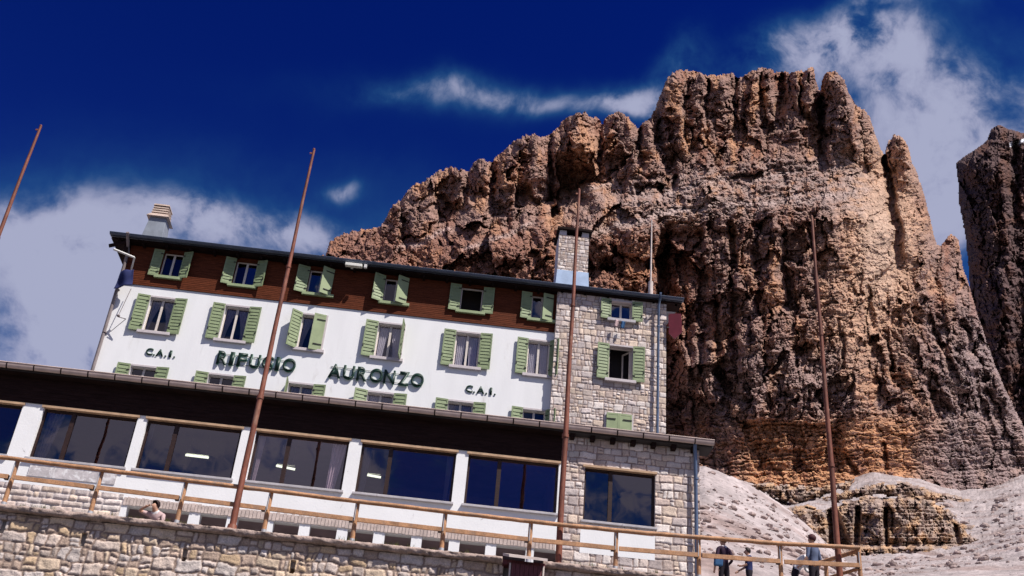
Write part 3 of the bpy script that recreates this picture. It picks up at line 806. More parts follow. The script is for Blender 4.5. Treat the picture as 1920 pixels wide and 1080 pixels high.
# ------------------------------------------------------------------ masonry generator
def stone_grid(x0, x1, z0, z1, res, y, seed, wmin, wmax, hmin, hmax, gap, rnd_, relief, warp, palette, mortar, rough=0.02, split=0.35, holes=(), slots=()):
    rg = random.Random(seed)
    W, H = x1-x0, z1-z0
    rects = []
    v = -0.3
    while v < H+0.3:
        h = rg.uniform(hmin, hmax); u = -0.5-rg.random()*0.5
        while u < W+0.5:
            ww = rg.uniform(wmin, wmax)
            def sub(a, b, c, d, lvl):
                if lvl and rg.random() < split:
                    if (c-a) > 1.25*(d-b) or ((c-a) > 0.8*(d-b) and rg.random() < .5):
                        k = a+(c-a)*rg.uniform(.35, .65); sub(a, b, k, d, lvl-1); sub(k, b, c, d, lvl-1)
                    else:
                        k = b+(d-b)*rg.uniform(.35, .65); sub(a, b, c, k, lvl-1); sub(a, k, c, d, lvl-1)
                else:
                    rects.append((a, b, c, d))
            sub(u, v, u+ww, v+h, 2)
            u += ww
        v += h
    rr = res/2
    nx, nz = int((W+1.4)/rr)+2, int((H+1.0)/rr)+2
    idm = np.zeros((nz, nx), np.int32)
    for i, (a, b, c, d) in enumerate(rects):
        idm[max(0, int((b+.4)/rr)):max(0, int((d+.4)/rr)), max(0, int((a+.6)/rr)):max(0, int((c+.6)/rr))] = i
    R_ = np.array(rects)
    us = np.linspace(0, W, int(W/res)+1); vs = np.linspace(0, H, int(H/res)+1)
    Ug, Vg = np.meshgrid(us, vs)
    s1 = 1.0/(hmax*1.6)
    U2 = Ug+warp*fbm((Ug+x0)*s1, Vg*s1, 3, seed+1); V2 = Vg+warp*fbm((Ug+x0)*s1+9, Vg*s1+4, 3, seed+2)
    ii = idm[np.clip(((V2+.4)/rr).astype(int), 0, nz-1), np.clip(((U2+.6)/rr).astype(int), 0, nx-1)]
    q = R_[ii]
    dx = np.minimum(U2-q[..., 0], q[..., 2]-U2); dz = np.minimum(V2-q[..., 1], q[..., 3]-V2)
    dx = np.clip(dx-gap/2, 0, 9); dz = np.clip(dz-gap/2, 0, 9)
    ex = np.clip(dx/rnd_, 0, 1); ez = np.clip(dz/rnd_, 0, 1)
    hgt = np.sqrt(np.clip(1-(1-ex)**2, 0, 1)*np.clip(1-(1-ez)**2, 0, 1))
    rs = np.array([rg.random() for _ in rects])[ii]; rs2 = np.array([rg.random() for _ in rects])[ii]
    tx = np.array([rg.uniform(-1, 1) for _ in rects])[ii]
    cx = (q[..., 0]+q[..., 2])/2
    dep = relief*hgt*(0.6+0.7*rs+0.5*tx*(U2-cx)/(wmax)) + rough*hgt*fbm((Ug+x0)*6, Vg*6, 3, seed+6)
    for (a, b, c, d) in slots:
        m_ = (Ug+x0 > a) & (Ug+x0 < c) & (Vg+z0 > b) & (Vg+z0 < d)
        dep = np.where(m_, -0.35, dep)
    pal = np.array(palette)
    ci = (rs2*len(pal)).astype(int).clip(0, len(pal)-1)
    col = pal[ci]*(0.82+0.36*rs[..., None])
    k = sstep(0.05, 0.35, hgt)[..., None]
    col = np.array(mortar)*(1-k)+col*k
    P = np.stack([Ug+x0, y-dep, Vg+z0], -1)
    mask = np.ones((len(vs)-1, len(us)-1), bool)
    uc = (us[:-1]+us[1:])/2+x0; vc = (vs[:-1]+vs[1:])/2+z0
    for (a, b, c, d) in holes:
        mask &= ~((uc[None] > a) & (uc[None] < c) & (vc[:, None] > b) & (vc[:, None] < d))
    return P, mask, col


PAL_ASH = [(0.58, 0.48, 0.43), (0.66, 0.57, 0.53), (0.52, 0.41, 0.36), (0.62, 0.49, 0.40), (0.47, 0.39, 0.37), (0.68, 0.60, 0.56), (0.55, 0.47, 0.45)]
PAL_RUB = [(0.55, 0.44, 0.375), (0.47, 0.38, 0.33), (0.57, 0.47, 0.42), (0.53, 0.38, 0.25), (0.46, 0.34, 0.27), (0.57, 0.44, 0.33), (0.58, 0.50, 0.46)]

# ------------------------------------------------------------------ THE HUT
YM, YW, YV, YE = 40.0, 39.70, 30.0, 29.66
hut = thing('mountain_hut', 'long three-storey white mountain hut with green shutters, stone wing and glazed ground floor', 'building', (0, 30, 8.62))


def wall(name, x0, x1, z0, z1, y, holes, mat, depth=0.25, parent=hut):
    """plane wall with openings and their reveals"""
    b = MB()
    xs = sorted({x0, x1, *[h[0] for h in holes], *[h[2] for h in holes]})
    zs = sorted({z0, z1, *[h[1] for h in holes], *[h[3] for h in holes]})
    xs = [x for x in xs if x0 <= x <= x1]; zs = [z for z in zs if z0 <= z <= z1]
    for i in range(len(xs)-1):
        for j in range(len(zs)-1):
            cx, cz = (xs[i]+xs[i+1])/2, (zs[j]+zs[j+1])/2
            if any(h[0] < cx < h[2] and h[1] < cz < h[3] for h in holes): continue
            b.add([(xs[i], y, zs[j]), (xs[i+1], y, zs[j]), (xs[i+1], y, zs[j+1]), (xs[i], y, zs[j+1])], [(0, 1, 2, 3)])
    for (a, c, d, e) in holes:
        reveal(b, a, c, d, e, y, depth)
    return b.build(name, mat, parent)


def reveal(b, x0, z0, x1, z1, y, dp):
    y2 = y+dp
    b.add([(x0, y, z0), (x0, y2, z0), (x0, y2, z1), (x0, y, z1)], [(0, 1, 2, 3)])
    b.add([(x1, y, z0), (x1, y2, z0), (x1, y2, z1), (x1, y, z1)], [(3, 2, 1, 0)])
    b.add([(x0, y, z1), (x1, y, z1), (x1, y2, z1), (x0, y2, z1)], [(0, 1, 2, 3)])
    b.add([(x0, y, z0), (x1, y, z0), (x1, y2, z0), (x0, y2, z0)], [(3, 2, 1, 0)])


def shutter(parent, hinge_x, y, z0, z1, width, side, ang, back=False):
    """side -1: hinged on the left of the opening, +1 on the right; ang 0 = folded flat on the wall, 180 = closed"""
    a = math.radians(ang)
    ux, uy = side*math.cos(a), -math.sin(a)
    U = Vector((ux, uy, 0)); N = Vector((-uy, ux, 0))
    if N.y > 0: N = -N
    if ang > 90: pass
    o = Vector((hinge_x, y-0.03, 0))
    t = 0.02
    b = MB()
    c = lambda u, n, z: o+U*u+N*n+Vector((0, 0, z))
    zm, hh = (z0+z1)/2, (z1-z0)/2
    closed = ang > 120
    for u0 in (0.0, width-0.06):
        b.obox(c(u0+0.03, t, zm), U*0.03, N*t, Vector((0, 0, hh)))
    b.obox(c(width/2, t, z0+0.04), U*(width/2-0.06), N*t, Vector((0, 0, 0.04)))
    b.obox(c(width/2, t, z1-0.04), U*(width/2-0.06), N*t, Vector((0, 0, 0.04)))
    if closed:     # the plain ledged side shows when the leaf is shut
        b.obox(c(width/2, t, zm), U*(width/2-0.06), N*(t*0.7), Vector((0, 0, hh-0.08)))
    else:
        n = max(5, int(round((z1-z0-0.16)/0.145)))
        stp = (z1-z0-0.16)/n
        for k in range(n):
            zc = z0+0.08+stp*(k+0.5)
            b.obox(c(width/2, t*1.1, zc), U*(width/2-0.06), N*0.006+Vector((0, 0, -0.004)), Vector((0, 0, stp*0.57))+N*(-0.012))
    b.mi = 1
    for zz in (z0+(z1-z0)*0.16, z1-(z1-z0)*0.16):
        L = width*0.36 if closed else 0.05
        b.obox(c(L, t*2+0.012, zz), U*L, N*0.01, Vector((0, 0, 0.018)))
    if not closed:
        b.obox(c(width-0.03, t*2+0.015, z0+(z1-z0)*0.28), U*0.018, N*0.015, Vector((0, 0, 0.05)))
    s = b.build('shutter', [M['green_in'] if closed else M['green'], M['iron']], parent)
    return s


def hut_window(x0, x1, z0, z1, y, la, ra, mat_frame, curtain=True, trim=True, sill_mat=None, open_leaf=False, proud=0.0, sw=None, trim_mat=None, mull=True):
    w_ = x1-x0; yf = y+0.15
    b = MB(); f = 0.055
    b.box(x0, x0+f, yf, yf+0.06, z0, z1); b.box(x1-f, x1, yf, yf+0.06, z0, z1)
    b.box(x0+f, x1-f, yf, yf+0.06, z1-f, z1); b.box(x0+f, x1-f, yf, yf+0.06, z0, z0+f)
    xm = (x0+x1)/2
    if mull: b.box(xm-0.045, xm+0.045, yf-0.012, yf+0.048, z0+f, z1-f)
    fr = b.build('window', mat_frame, hut)
    p = MB()
    segs = ((x0+f, xm-0.045), (xm+0.045, x1-f)) if mull else ()
    for (a, c) in segs:
        p.add([(a, yf+0.03, z0+f), (c, yf+0.03, z0+f), (c, yf+0.03, z1-f), (a, yf+0.03, z1-f)], [(0, 1, 2, 3)])
    if segs: p.build('pane', M['glass'], fr)
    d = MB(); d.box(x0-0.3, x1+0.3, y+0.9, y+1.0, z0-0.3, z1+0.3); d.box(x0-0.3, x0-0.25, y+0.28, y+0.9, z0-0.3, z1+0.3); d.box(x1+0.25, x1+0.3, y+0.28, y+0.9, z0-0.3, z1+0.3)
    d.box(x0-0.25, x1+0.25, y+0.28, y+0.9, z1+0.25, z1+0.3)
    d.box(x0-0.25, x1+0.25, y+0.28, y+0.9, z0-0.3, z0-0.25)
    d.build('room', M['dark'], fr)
    if curtain:
        for (a, c, fl) in ((x0+0.06, xm-0.02, 1), (xm+0.02, x1-0.06, -1)):
            n = 24; rows = 8
            us = np.linspace(0, 1, n); vs = np.linspace(0, 1, rows)
            U_, V_ = np.meshgrid(us, vs)
            pull = curtain if isinstance(curtain, float) else 0.25
            # gathered to the side lower down
            keep = 1 - pull*np.sin(np.clip(1-V_, 0, 1)*1.5)
            Xc = np.where(fl > 0, a+(c-a)*U_*keep, c-(c-a)*(1-U_)*keep) if fl > 0 else c-(c-a)*(1-U_)*keep
            Yc = y+0.25+0.022*np.sin(U_*9*math.pi+fl)
            grid_mesh('curtain', np.stack([Xc, Yc, z0+0.05+(z1-z0-0.1)*V_], -1), M['curtain'], None, None, fr)
    if trim:
        tm_ = trim_mat or M['trim']
        t = MB(); k = 0.075; py = y-0.018-proud
        t.box(x0-k, x0, py, y+0.02, z0, z1+k); t.box(x1, x1+k, py, y+0.02, z0, z1+k); t.box(x0, x1, py, y+0.02, z1, z1+k)
        t.build('surround', tm_, fr)
    s = MB(); s.box(x0-0.16, x1+0.16, y-0.12-proud, y+0.14, z0-0.13, z0); s.build('sill', sill_mat or M['trim'], fr, 0.012)
    sw = sw or w_/2
    if la is not None: shutter(fr, x0-0.01 if la < 120 else x0, y-0.02-proud, z0-0.05, z1+0.04, sw, -1, la)
    if ra is not None: shutter(fr, x1+0.01 if ra < 120 else x1, y-0.02-proud, z0-0.05, z1+0.04, sw, 1, ra)
    if open_leaf:
        l = MB(); U = Vector((-math.cos(1.0), math.sin(1.0), 0))
        o = Vector((x1-f, yf+0.05, 0)); ww = w_/2
        for u in (0.03, ww-0.03): l.obox(o+U*u+Vector((0, 0, (z0+z1)/2)), U*0.03, Vector((U.y, -U.x, 0))*0.02, Vector((0, 0, (z1-z0)/2-f)))
        for z in (z0+f+0.03, z1-f-0.03): l.obox(o+U*(ww/2)+Vector((0, 0, z)), U*(ww/2-0.06), Vector((U.y, -U.x, 0))*0.02, Vector((0, 0, 0.03)))
        l.build('casement', M['frame_w'], fr)
    return fr


COLX = [(-13.04, -12.02), (-9.92, -8.92), (-6.70, -5.70), (-3.49, -2.43), (-0.20, 0.82), (2.87, 3.80)]
MID = (21.25, 22.84); LOW = (18.08, 19.64)
TOPX = [(-12.98, -12.14), (-9.90, -9.0), (-6.75, -5.72), (-3.50, -2.50), (-0.20, 0.75), (2.88, 3.80)]
TOPZ = (23.86, 25.06)
mid_ang = [(6, 6), (5, 6), (38, 168), (9, 96), (4, 5), (5, 43)]
low_ang = [(5, 5), (6, 5), (92, 6), (16, 5), (5, 5), (5, 38)]
top_ang = [(4, 22), (10, 20), (16, 152), (26, 154), (4, 4), (6, 166)]

ZB, ZEV = 23.33, 25.24
holes_mid = [(a, MID[0], c, MID[1]) for a, c in COLX] + [(a, LOW[0], c, LOW[1]) for a, c in COLX]
wall('white_wall', -14.45, 3.97, 15.5, ZB, YM, holes_mid, M['plaster'])
# gable end and back of the block
b = MB(); b.box(-14.45, 8.72, 50.9, 51.0, 8.62, ZEV); b.box(-14.46, -14.30, YM+0.003, 50.9, 8.62, ZEV); b.build('rear_wall', M['plaster'], hut)
b = MB(); b.box(8.55, 8.719, YW+0.05, 50.9, 8.62, ZEV); b.build('end_wall', M['trim'], hut)
for (a, c), (l, r), k in zip(COLX, mid_ang, range(6)):
    hut_window(a, c, *MID, YM, l, r, M['frame_w'], curtain=[0.75, 0.72, 0.7, 0.4, 0.25, 0.2][k])
for (a, c), (l, r), k in zip(COLX, low_ang, range(6)):
    hut_window(a, c, *LOW, YM, l, r, M['frame_w'], curtain=[False, False, 0.5, 0.3, 0.3, False][k])
# timber top storey: overlapping boards with openings
b = MB()
nb = 22; hb = (ZEV-ZB)/nb
for k in range(nb):
    z0, z1 = ZB+k*hb, ZB+(k+1)*hb
    zc = (z0+z1)/2
    cuts = [-14.45] + [v for a, c in TOPX if TOPZ[0] < zc < TOPZ[1] for v in (a, c)] + [3.97]
    for i in range(0, len(cuts), 2):
        x0, x1 = cuts[i], cuts[i+1]
        n = max(1, int((x1-x0)/3.2)); e = [x0+(x1-x0)*q/n for q in range(n+1)]
        for q in range(n):
            xa, xb = e[q]+(0.003 if q else 0), e[q+1]
            b.add([(xa, YM-0.052, z0+0.004), (xb, YM-0.052, z0+0.004), (xb, YM-0.046, z1), (xa, YM-0.046, z1), (xa, YM-0.03, z0), (xb, YM-0.03, z0)],
                  [(0, 1, 2, 3), (4, 5, 1, 0)])
for (a, c) in TOPX: reveal(b, a, TOPZ[0], c, TOPZ[1], YM-0.05, 0.22)
b.build('timber_cladding', M['clad'], hut)
for (a, c), (l, r), k in zip(TOPX, top_ang, range(6)):
    hut_window(a, c, *TOPZ, YM-0.05, l, r, M['frame_w'], curtain=False, trim=False, sill_mat=M['green_in'], mull=(k != 4))
# stone wing
SX = [(6.30, 7.24)]
STW = [(6.30, 24.14, 7.20, 25.02), (6.28, 21.28, 7.28, 22.84), (6.26, 18.1, 7.30, 19.68)]
P, mk, cl = stone_grid(3.95, 8.72, 15.5, 25.42, 0.028, YW, 11, 0.26, 0.50, 0.20, 0.34, 0.030, 0.03, 0.026, 0.05, PAL_ASH, (0.27, 0.195, 0.17), 0.015, 0.55, holes=STW)
sw_ = grid_mesh('stone_wall', P, M['stone'], mk, cl, hut)
b = MB(); b.box(3.952, 4.10, YW+0.02, YM+0.3, 15.5, ZEV)
for h in STW: reveal(b, h[0]-0.01, h[1]-0.01, h[2]+0.01, h[3]+0.01, YW-0.01, 0.3)
b.build('stone_return', M['trim'], hut)
hut_window(*[STW[0][i] for i in (0, 2, 1, 3)], YW, 5, 5, M['frame_w'], curtain=False, proud=0.05, sill_mat=M['sill'])
hut_window(*[STW[1][i] for i in (0, 2, 1, 3)], YW, 5, 5, M['frame_w'], curtain=False, proud=0.05, open_leaf=True, mull=False)
hut_window(*[STW[2][i] for i in (0, 2, 1, 3)], YW, 178, 178, M['frame_w'], curtain=False, proud=0.05)

# main roof
b = MB()
xl, xr, ye, yr_, zt = -15.27, 9.42, 39.50, 45.6, 25.40
def slope(y): return zt + (y-ye)*0.20
b.add([(xl, ye, zt-0.02), (xr, ye, zt-0.02), (xr, yr_, slope(yr_)), (xl, yr_, slope(yr_)), (xl, ye, zt-0.12), (xr, ye, zt-0.12), (xr, yr_, slope(yr_)-0.12), (xl, yr_, slope(yr_)-0.12)],
      [(0, 1, 2, 3), (7, 6, 5, 4), (0, 4, 5, 1), (1, 5, 6, 2), (3, 7, 4, 0)])
b.add([(xl, yr_+0.002, slope(yr_)), (xr, yr_+0.002, slope(yr_)), (xr, 52.0, zt), (xl, 52.0, zt)], [(0, 1, 2, 3)])
roof = b.build('roof', M['roofmetal'], hut)
b = MB(); b.box(xl+0.05, xr-0.05, ye+0.06, YM+0.3, zt-0.20, zt-0.125)
b.box(xl+0.05, -14.46, YM+0.301, 51.5, zt-0.20, zt-0.125)
for k in range(25):
    x = xl+0.35+k*1.0
    if x > xr-0.2: break
    b.box(x, x+0.10, ye+0.10, YM-0.07 if x < 3.8 else YW-0.1, zt-0.30, zt-0.203)
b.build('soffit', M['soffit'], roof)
g = MB()
n = 8
pr = [(ye-0.10+0.10*math.cos(math.pi+math.pi*i/n)+0.0, zt-0.03+0.09*math.sin(math.pi+math.pi*i/n)) for i in range(n+1)]
vs = [(xx, p[0], p[1]) for xx in (xl, xr) for p in pr]
g.add(vs, [(i, i+1, n+2+i, n+1+i) for i in range(n)], True)
g.add(vs[:n+1], [tuple(range(n+1))]); g.add(vs[n+1:], [tuple(range(n+1))])
g.tube([(xl, ye-0.20, zt-0.025), (xr, ye-0.20, zt-0.025)], 0.014, 6)
g.build('gutter', M['roofmetal'], roof)
b = MB(); b.obox((-14.85, YM-0.35, 25.02), (0.40, 0, 0.16), (0, 0.05, 0), (-0.02, 0, 0.06)); b.box(-14.62, -14.465, YM-0.3, YM+0.1, 24.6, 25.2)
b.build('eave_bracket', M['clad_shaded'], roof)
# rendered chimney with a louvred clay cap
def frustum(b, cx, cy, z0, z1, a0, a1, d0=None, d1=None):
    d0 = d0 or a0; d1 = d1 or a1
    vs = [(cx-a0, cy-d0, z0), (cx+a0, cy-d0, z0), (cx+a0, cy+d0, z0), (cx-a0, cy+d0, z0), (cx-a1, cy-d1, z1), (cx+a1, cy-d1, z1), (cx+a1, cy+d1, z1), (cx-a1, cy+d1, z1)]
    return b.add(vs, [(0, 3, 2, 1), (4, 5, 6, 7), (0, 1, 5, 4), (1, 2, 6, 5), (2, 3, 7, 6), (3, 0, 4, 7)])
CX, CY = -14.10, 41.5
b = MB(); frustum(b, CX, CY, 25.9, 27.50, 0.50, 0.36)
ch = b.build('chimney', M['chim'], hut, 0.02)
b = MB()
frustum(b, CX, CY, 27.502, 27.70, 0.50, 0.37)
for k in range(3): frustum(b, CX, CY, 27.76+k*0.13, 27.84+k*0.13, 0.37-0.012*k, 0.35-0.012*k)
frustum(b, CX, CY, 28.15, 28.24, 0.36, 0.33); frustum(b, CX, CY, 28.241, 28.31, 0.33, 0.18)
b.mi = 1; frustum(b, CX, CY, 27.701, 28.148, 0.25, 0.23)
b.build('chimney_cap', [M['terracotta'], M['iron']], ch)
# square stone chimney over the wing
X0, X1, CYF = 4.03, 5.44, 41.5
P, mk, cl = stone_grid(X0, X1, 27.36, 29.35, 0.03, CYF, 23, 0.20, 0.38, 0.15, 0.26, 0.030, 0.03, 0.026, 0.04, PAL_ASH, (0.27, 0.195, 0.17), 0.015, 0.4)
sc_ = grid_mesh('stone_chimney', P, M['stone'], mk, cl, hut)
b = MB(); b.box(X0+0.003, X1-0.003, CYF+0.004, CYF+1.3, 25.9, 29.348); b.build('chimney_core', M['trim'], sc_)
for xa in (X0+0.02, X1-0.34):
    b = MB(); b.box(xa, xa+0.32, CYF+0.0, CYF+1.2, 29.35, 29.62); b.build('chimney_pier', M['trim'], sc_)
b = MB(); b.box(X0+0.30, X1-0.30, CYF+0.5, CYF+0.9, 29.351, 29.60); b.box(X0-0.10, X1+0.12, CYF-0.14, CYF+1.4, 29.622, 29.74); b.build('chimney_slab', M['soffit'], sc_)
b = MB(); frustum(b, (X0+X1)/2+0.02, CYF+0.62, 25.9, 27.42, 0.80, 0.725, 0.78, 0.67); b.build('flashing', M['flash'], sc_)

# veranda: glazed ground floor in front
VW = [(-15.6, -12.50), (-11.90, -9.16), (-8.88, -6.10), (-5.68, -2.92), (-2.54, 0.28), (0.64, 3.36)]
VZ = (11.95, 13.53)
BX0, BXE = -8.92, 3.48
ops = []
edges = [(233, 352), (371, 422), (441, 490), (509, 558), (578, 629), (649, 698), (719, 769), (789, 840), (860, 909), (929, 985), (1000, 1043)]
for (pa, pb) in edges:
    ya = 955 + (pa-233)*0.105
    ops.append((at(pa, ya+15, YV).x, 8.66, at(pb, ya+20, YV).x, 10.86))
vh = [(a, VZ[0], c, VZ[1]) for a, c in VW] + ops
wall('veranda_wall', -17.5, 3.5, 8.62, 13.60, YV, vh, M['plaster_worn'], 0.28)
# brown boarding above the windows, eave shade put into its colour
b = MB()
for k in range(8):
    z0, z1 = 13.602+k*0.12, 13.602+(k+1)*0.12
    b.add([(-17.5, YV-0.036, z0), (3.5, YV-0.036, z0), (3.5, YV-0.026, z1), (-17.5, YV-0.026, z1), (-17.5, YV-0.003, z0), (3.5, YV-0.003, z0)], [(0, 1, 2, 3), (4, 5, 1, 0)])
b.build('veranda_cladding', M['clad_shaded'], hut)


def big_window(x0, x1, z0, z1, y, split, curt=(), parent=hut, tan=True):
    f = 0.07; yf = y+0.12
    b = MB()
    b.box(x0, x0+f, yf, yf+0.08, z0, z1); b.box(x1-f, x1, yf, yf+0.08, z0, z1)
    b.box(x0+f, x1-f, yf, yf+0.08, z1-f, z1); b.box(x0+f, x1-f, yf, yf+0.08, z0, z0+f)
    xs = x0+(x1-x0)*split
    b.box(xs-0.06, xs+0.06, yf-0.01, yf+0.07, z0+f, z1-f)
    fr = b.build('window', M['frame_b'], parent)
    for (a, c, nm) in ((x0+f, xs-0.06, 'pane'), (xs+0.06, x1-f, 'pane')):
        p = MB(); p.add([(a, yf+0.04, z0+f), (c, yf+0.04, z0+f), (c, yf+0.04, z1-f), (a, yf+0.04, z1-f)], [(0, 1, 2, 3)]); p.build(nm, M['glass_big'], fr)
    if tan:
        h = MB(); h.box(x0-0.05, x1+0.05, y-0.05, y+0.10, z1-0.02, z1+0.045); h.build('window_head', M['frame_t'], fr)
    s = MB(); s.box(x0-0.06, x1+0.06, y-0.10, y+0.13, z0-0.07, z0); s.build('sill', M['sill'], fr, 0.01)
    for (a, c) in curt:
        n = 40; rows = 6
        U_, V_ = np.meshgrid(np.linspace(0, 1, n), np.linspace(0, 1, rows))
        Xc = a+(c-a)*(U_*(0.55+0.45*V_))
        grid_mesh('curtain', np.stack([Xc, y+0.34+0.035*np.sin(U_*8*math.pi)+0.0*V_, z0+0.03+(z1-z0-0.06)*V_], -1), M['curtain'], None, None, fr)
    return fr


VS = [0.4, 0.32, 0.31, 0.36, 0.31, 0.35]
VC = [[], [(-11.8, -11.35)], [(-8.8, -8.7)], [(-5.58, -5.42), (-3.42, -3.0)], [(-2.44, -2.22), (0.02, 0.2)], []]
for (a, c), sp, cu in zip(VW, VS, VC):
    big_window(a, c, *VZ, YV, sp, cu)
# stone end of the veranda
SWN = (4.13, 11.83, 6.27, 13.50)
P, mk, cl = stone_grid(3.502, 7.62, 8.62, 14.58, 0.022, YV-0.03, 31, 0.28, 0.54, 0.18, 0.30, 0.028, 0.028, 0.024, 0.05, PAL_ASH, (0.29, 0.21, 0.185), 0.015, 0.5, holes=[SWN, (4.10, 10.88, 6.27, 11.72)])
grid_mesh('veranda_stone_wall', P, M['stone'], mk, cl, hut)
b = MB(); reveal(b, SWN[0]-0.01, SWN[1]-0.01, SWN[2]+0.01, SWN[3]+0.01, YV-0.05, 0.35); b.box(7.55, 7.618, YV+0.0, 40.0, 8.62, 14.5)
b.build('veranda_return', M['trim'], hut)
b = MB(); b.box(4.09, 6.28, YV-0.055, YV+0.1, 10.87, 11.73); b.build('white_panel', M['plaster'], hut)
big_window(SWN[0], SWN[2], SWN[1], SWN[3], YV-0.05, 0.38)
# room behind the big windows
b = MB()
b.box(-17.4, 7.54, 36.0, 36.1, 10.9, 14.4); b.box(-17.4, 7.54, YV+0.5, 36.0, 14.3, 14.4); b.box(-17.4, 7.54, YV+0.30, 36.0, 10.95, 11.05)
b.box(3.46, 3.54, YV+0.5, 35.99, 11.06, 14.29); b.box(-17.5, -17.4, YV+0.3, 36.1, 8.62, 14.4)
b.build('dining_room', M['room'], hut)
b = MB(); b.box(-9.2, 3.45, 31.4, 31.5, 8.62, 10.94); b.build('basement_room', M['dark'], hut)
# brick lintels over the basement openings and masonry to the left of them
b = MB()
x = BX0
rb = random.Random(4)
while x < BXE-0.1:
    wv_ = rb.uniform(0.085, 0.115)
    b.box(x, x+wv_-0.014, YV-0.03-rb.random()*0.012, YV-0.004, 10.87+rb.uniform(-.01, .01), 11.10+rb.uniform(-.015, .015))
    x += wv_
b.build('brick_lintel', M['brick'], hut)
b = MB()
for (a, z0, c, z1) in ops:
    b.box(a+0.002, c-0.002, YV+0.16, YV+0.2, z1-0.34, z1-0.26)
    b.box(a+0.002, a+0.05, YV+0.16, YV+0.2, z0, z1-0.34); b.box(c-0.05, c-0.002, YV+0.16, YV+0.2, z0, z1-0.34)
b.build('basement_window_frame', M['frame_b'], hut)
P, mk, cl = stone_grid(-17.4, -8.95, 8.62, 11.16, 0.026, YV-0.004, 41, 0.30, 0.62, 0.17, 0.24, 0.03, 0.05, 0.04, 0.02, PAL_ASH, (0.46, 0.40, 0.39), 0.02, 0.15)
grid_mesh('plinth_masonry', P, M['stone'], mk, cl, hut)
# worn grey rendering under the window nearest the left edge of the brickwork
b = MB(); b.box(-11.75, -9.30, YV-0.024, YV-0.004, 11.42, 11.87)
b.build('patched_render', pm('worn_grey_render', (0.50, 0.46, 0.47), 0.95, 0.2, 3, 0.1, 20, bump=0.006, stain=(0.72, 0.70, 0.71), stain_scale=4, stain_lo=0.5, stain_hi=0.62), hut)

# veranda roof
b = MB()
vxl, vxr, vz = -19.0, 7.98, 14.62
b.add([(vxl, YE, vz), (vxr, YE, vz), (vxr, YM-0.003, vz+1.2), (vxl, YM-0.003, vz+1.2)], [(0, 1, 2, 3)])
b.box(vxl, vxr, YE+0.01, YV+0.4, vz-0.20, vz-0.02)
vr = b.build('veranda_roof', M['roofdark'], hut)
b = MB(); b.box(vxl, 3.5, YE+0.012, YV-0.05, vz-0.225, vz-0.201)
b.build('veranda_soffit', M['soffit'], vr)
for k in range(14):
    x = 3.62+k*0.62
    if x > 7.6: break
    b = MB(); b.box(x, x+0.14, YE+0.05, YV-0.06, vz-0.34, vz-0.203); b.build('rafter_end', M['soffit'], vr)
g = MB()
pr = [(YE-0.085+0.085*math.cos(math.pi+math.pi*i/n), vz-0.02+0.15*math.sin(math.pi+math.pi*i/n)) for i in range(n+1)]
vs = [(xx, p[0], p[1]) for xx in (vxl, vxr) for p in pr]
g.add(vs, [(i, i+1, n+2+i, n+1+i) for i in range(n)], True); g.add(vs[n+1:], [tuple(range(n+1))])
g.tube([(vxl, YE-0.17, vz-0.015), (vxr, YE-0.17, vz-0.015)], 0.018, 6)
k = vxl+0.3
while k < vxr:
    pr2 = [(YE-0.085+0.093*math.cos(math.pi+math.pi*i/n), vz-0.02+0.160*math.sin(math.pi+math.pi*i/n)) for i in range(n+1)]
    vs = [(xx, p[0], p[1]) for xx in (k, k+0.035) for p in pr2]
    g.mi = 1; g.add(vs, [(i, i+1, n+2+i, n+1+i) for i in range(n)], True); g.mi = 0
    k += 0.79
g.build('gutter', [M['gutter'], M['soffit']], vr)
# rain pipes
def downpipe(name, pts, r, m, zs=()):
    b = MB(); b.tube(pts, r, 10)
    for z in zs:
        b.tube([(pts[-1][0], pts[-1][1], z), (pts[-1][0], pts[-1][1], z+0.05)], r*1.3, 10)
    return b.build(name, m, hut)
downpipe('downpipe', [(8.35, 39.15, 25.42), (8.35, 39.2, 25.2), (8.34, 39.48, 24.95), (8.33, 39.48, 15.8)], 0.055, M['pipe'], (23.9, 22.0, 20.1))
downpipe('downpipe', [(7.42, YE-0.02, 14.5), (7.42, YE+0.02, 14.35), (7.46, 29.80, 14.05), (7.48, 29.80, 8.7)], 0.055, M['pipe'], (13.4, 11.6, 9.8))
downpipe('downpipe', [(-14.52, 39.25, 25.4), (-14.5, 39.6, 25.1), (-14.47, 39.88, 24.8), (-14.43, 39.88, 15.8)], 0.07, M['pipe_g'], (22.9, 20.9))

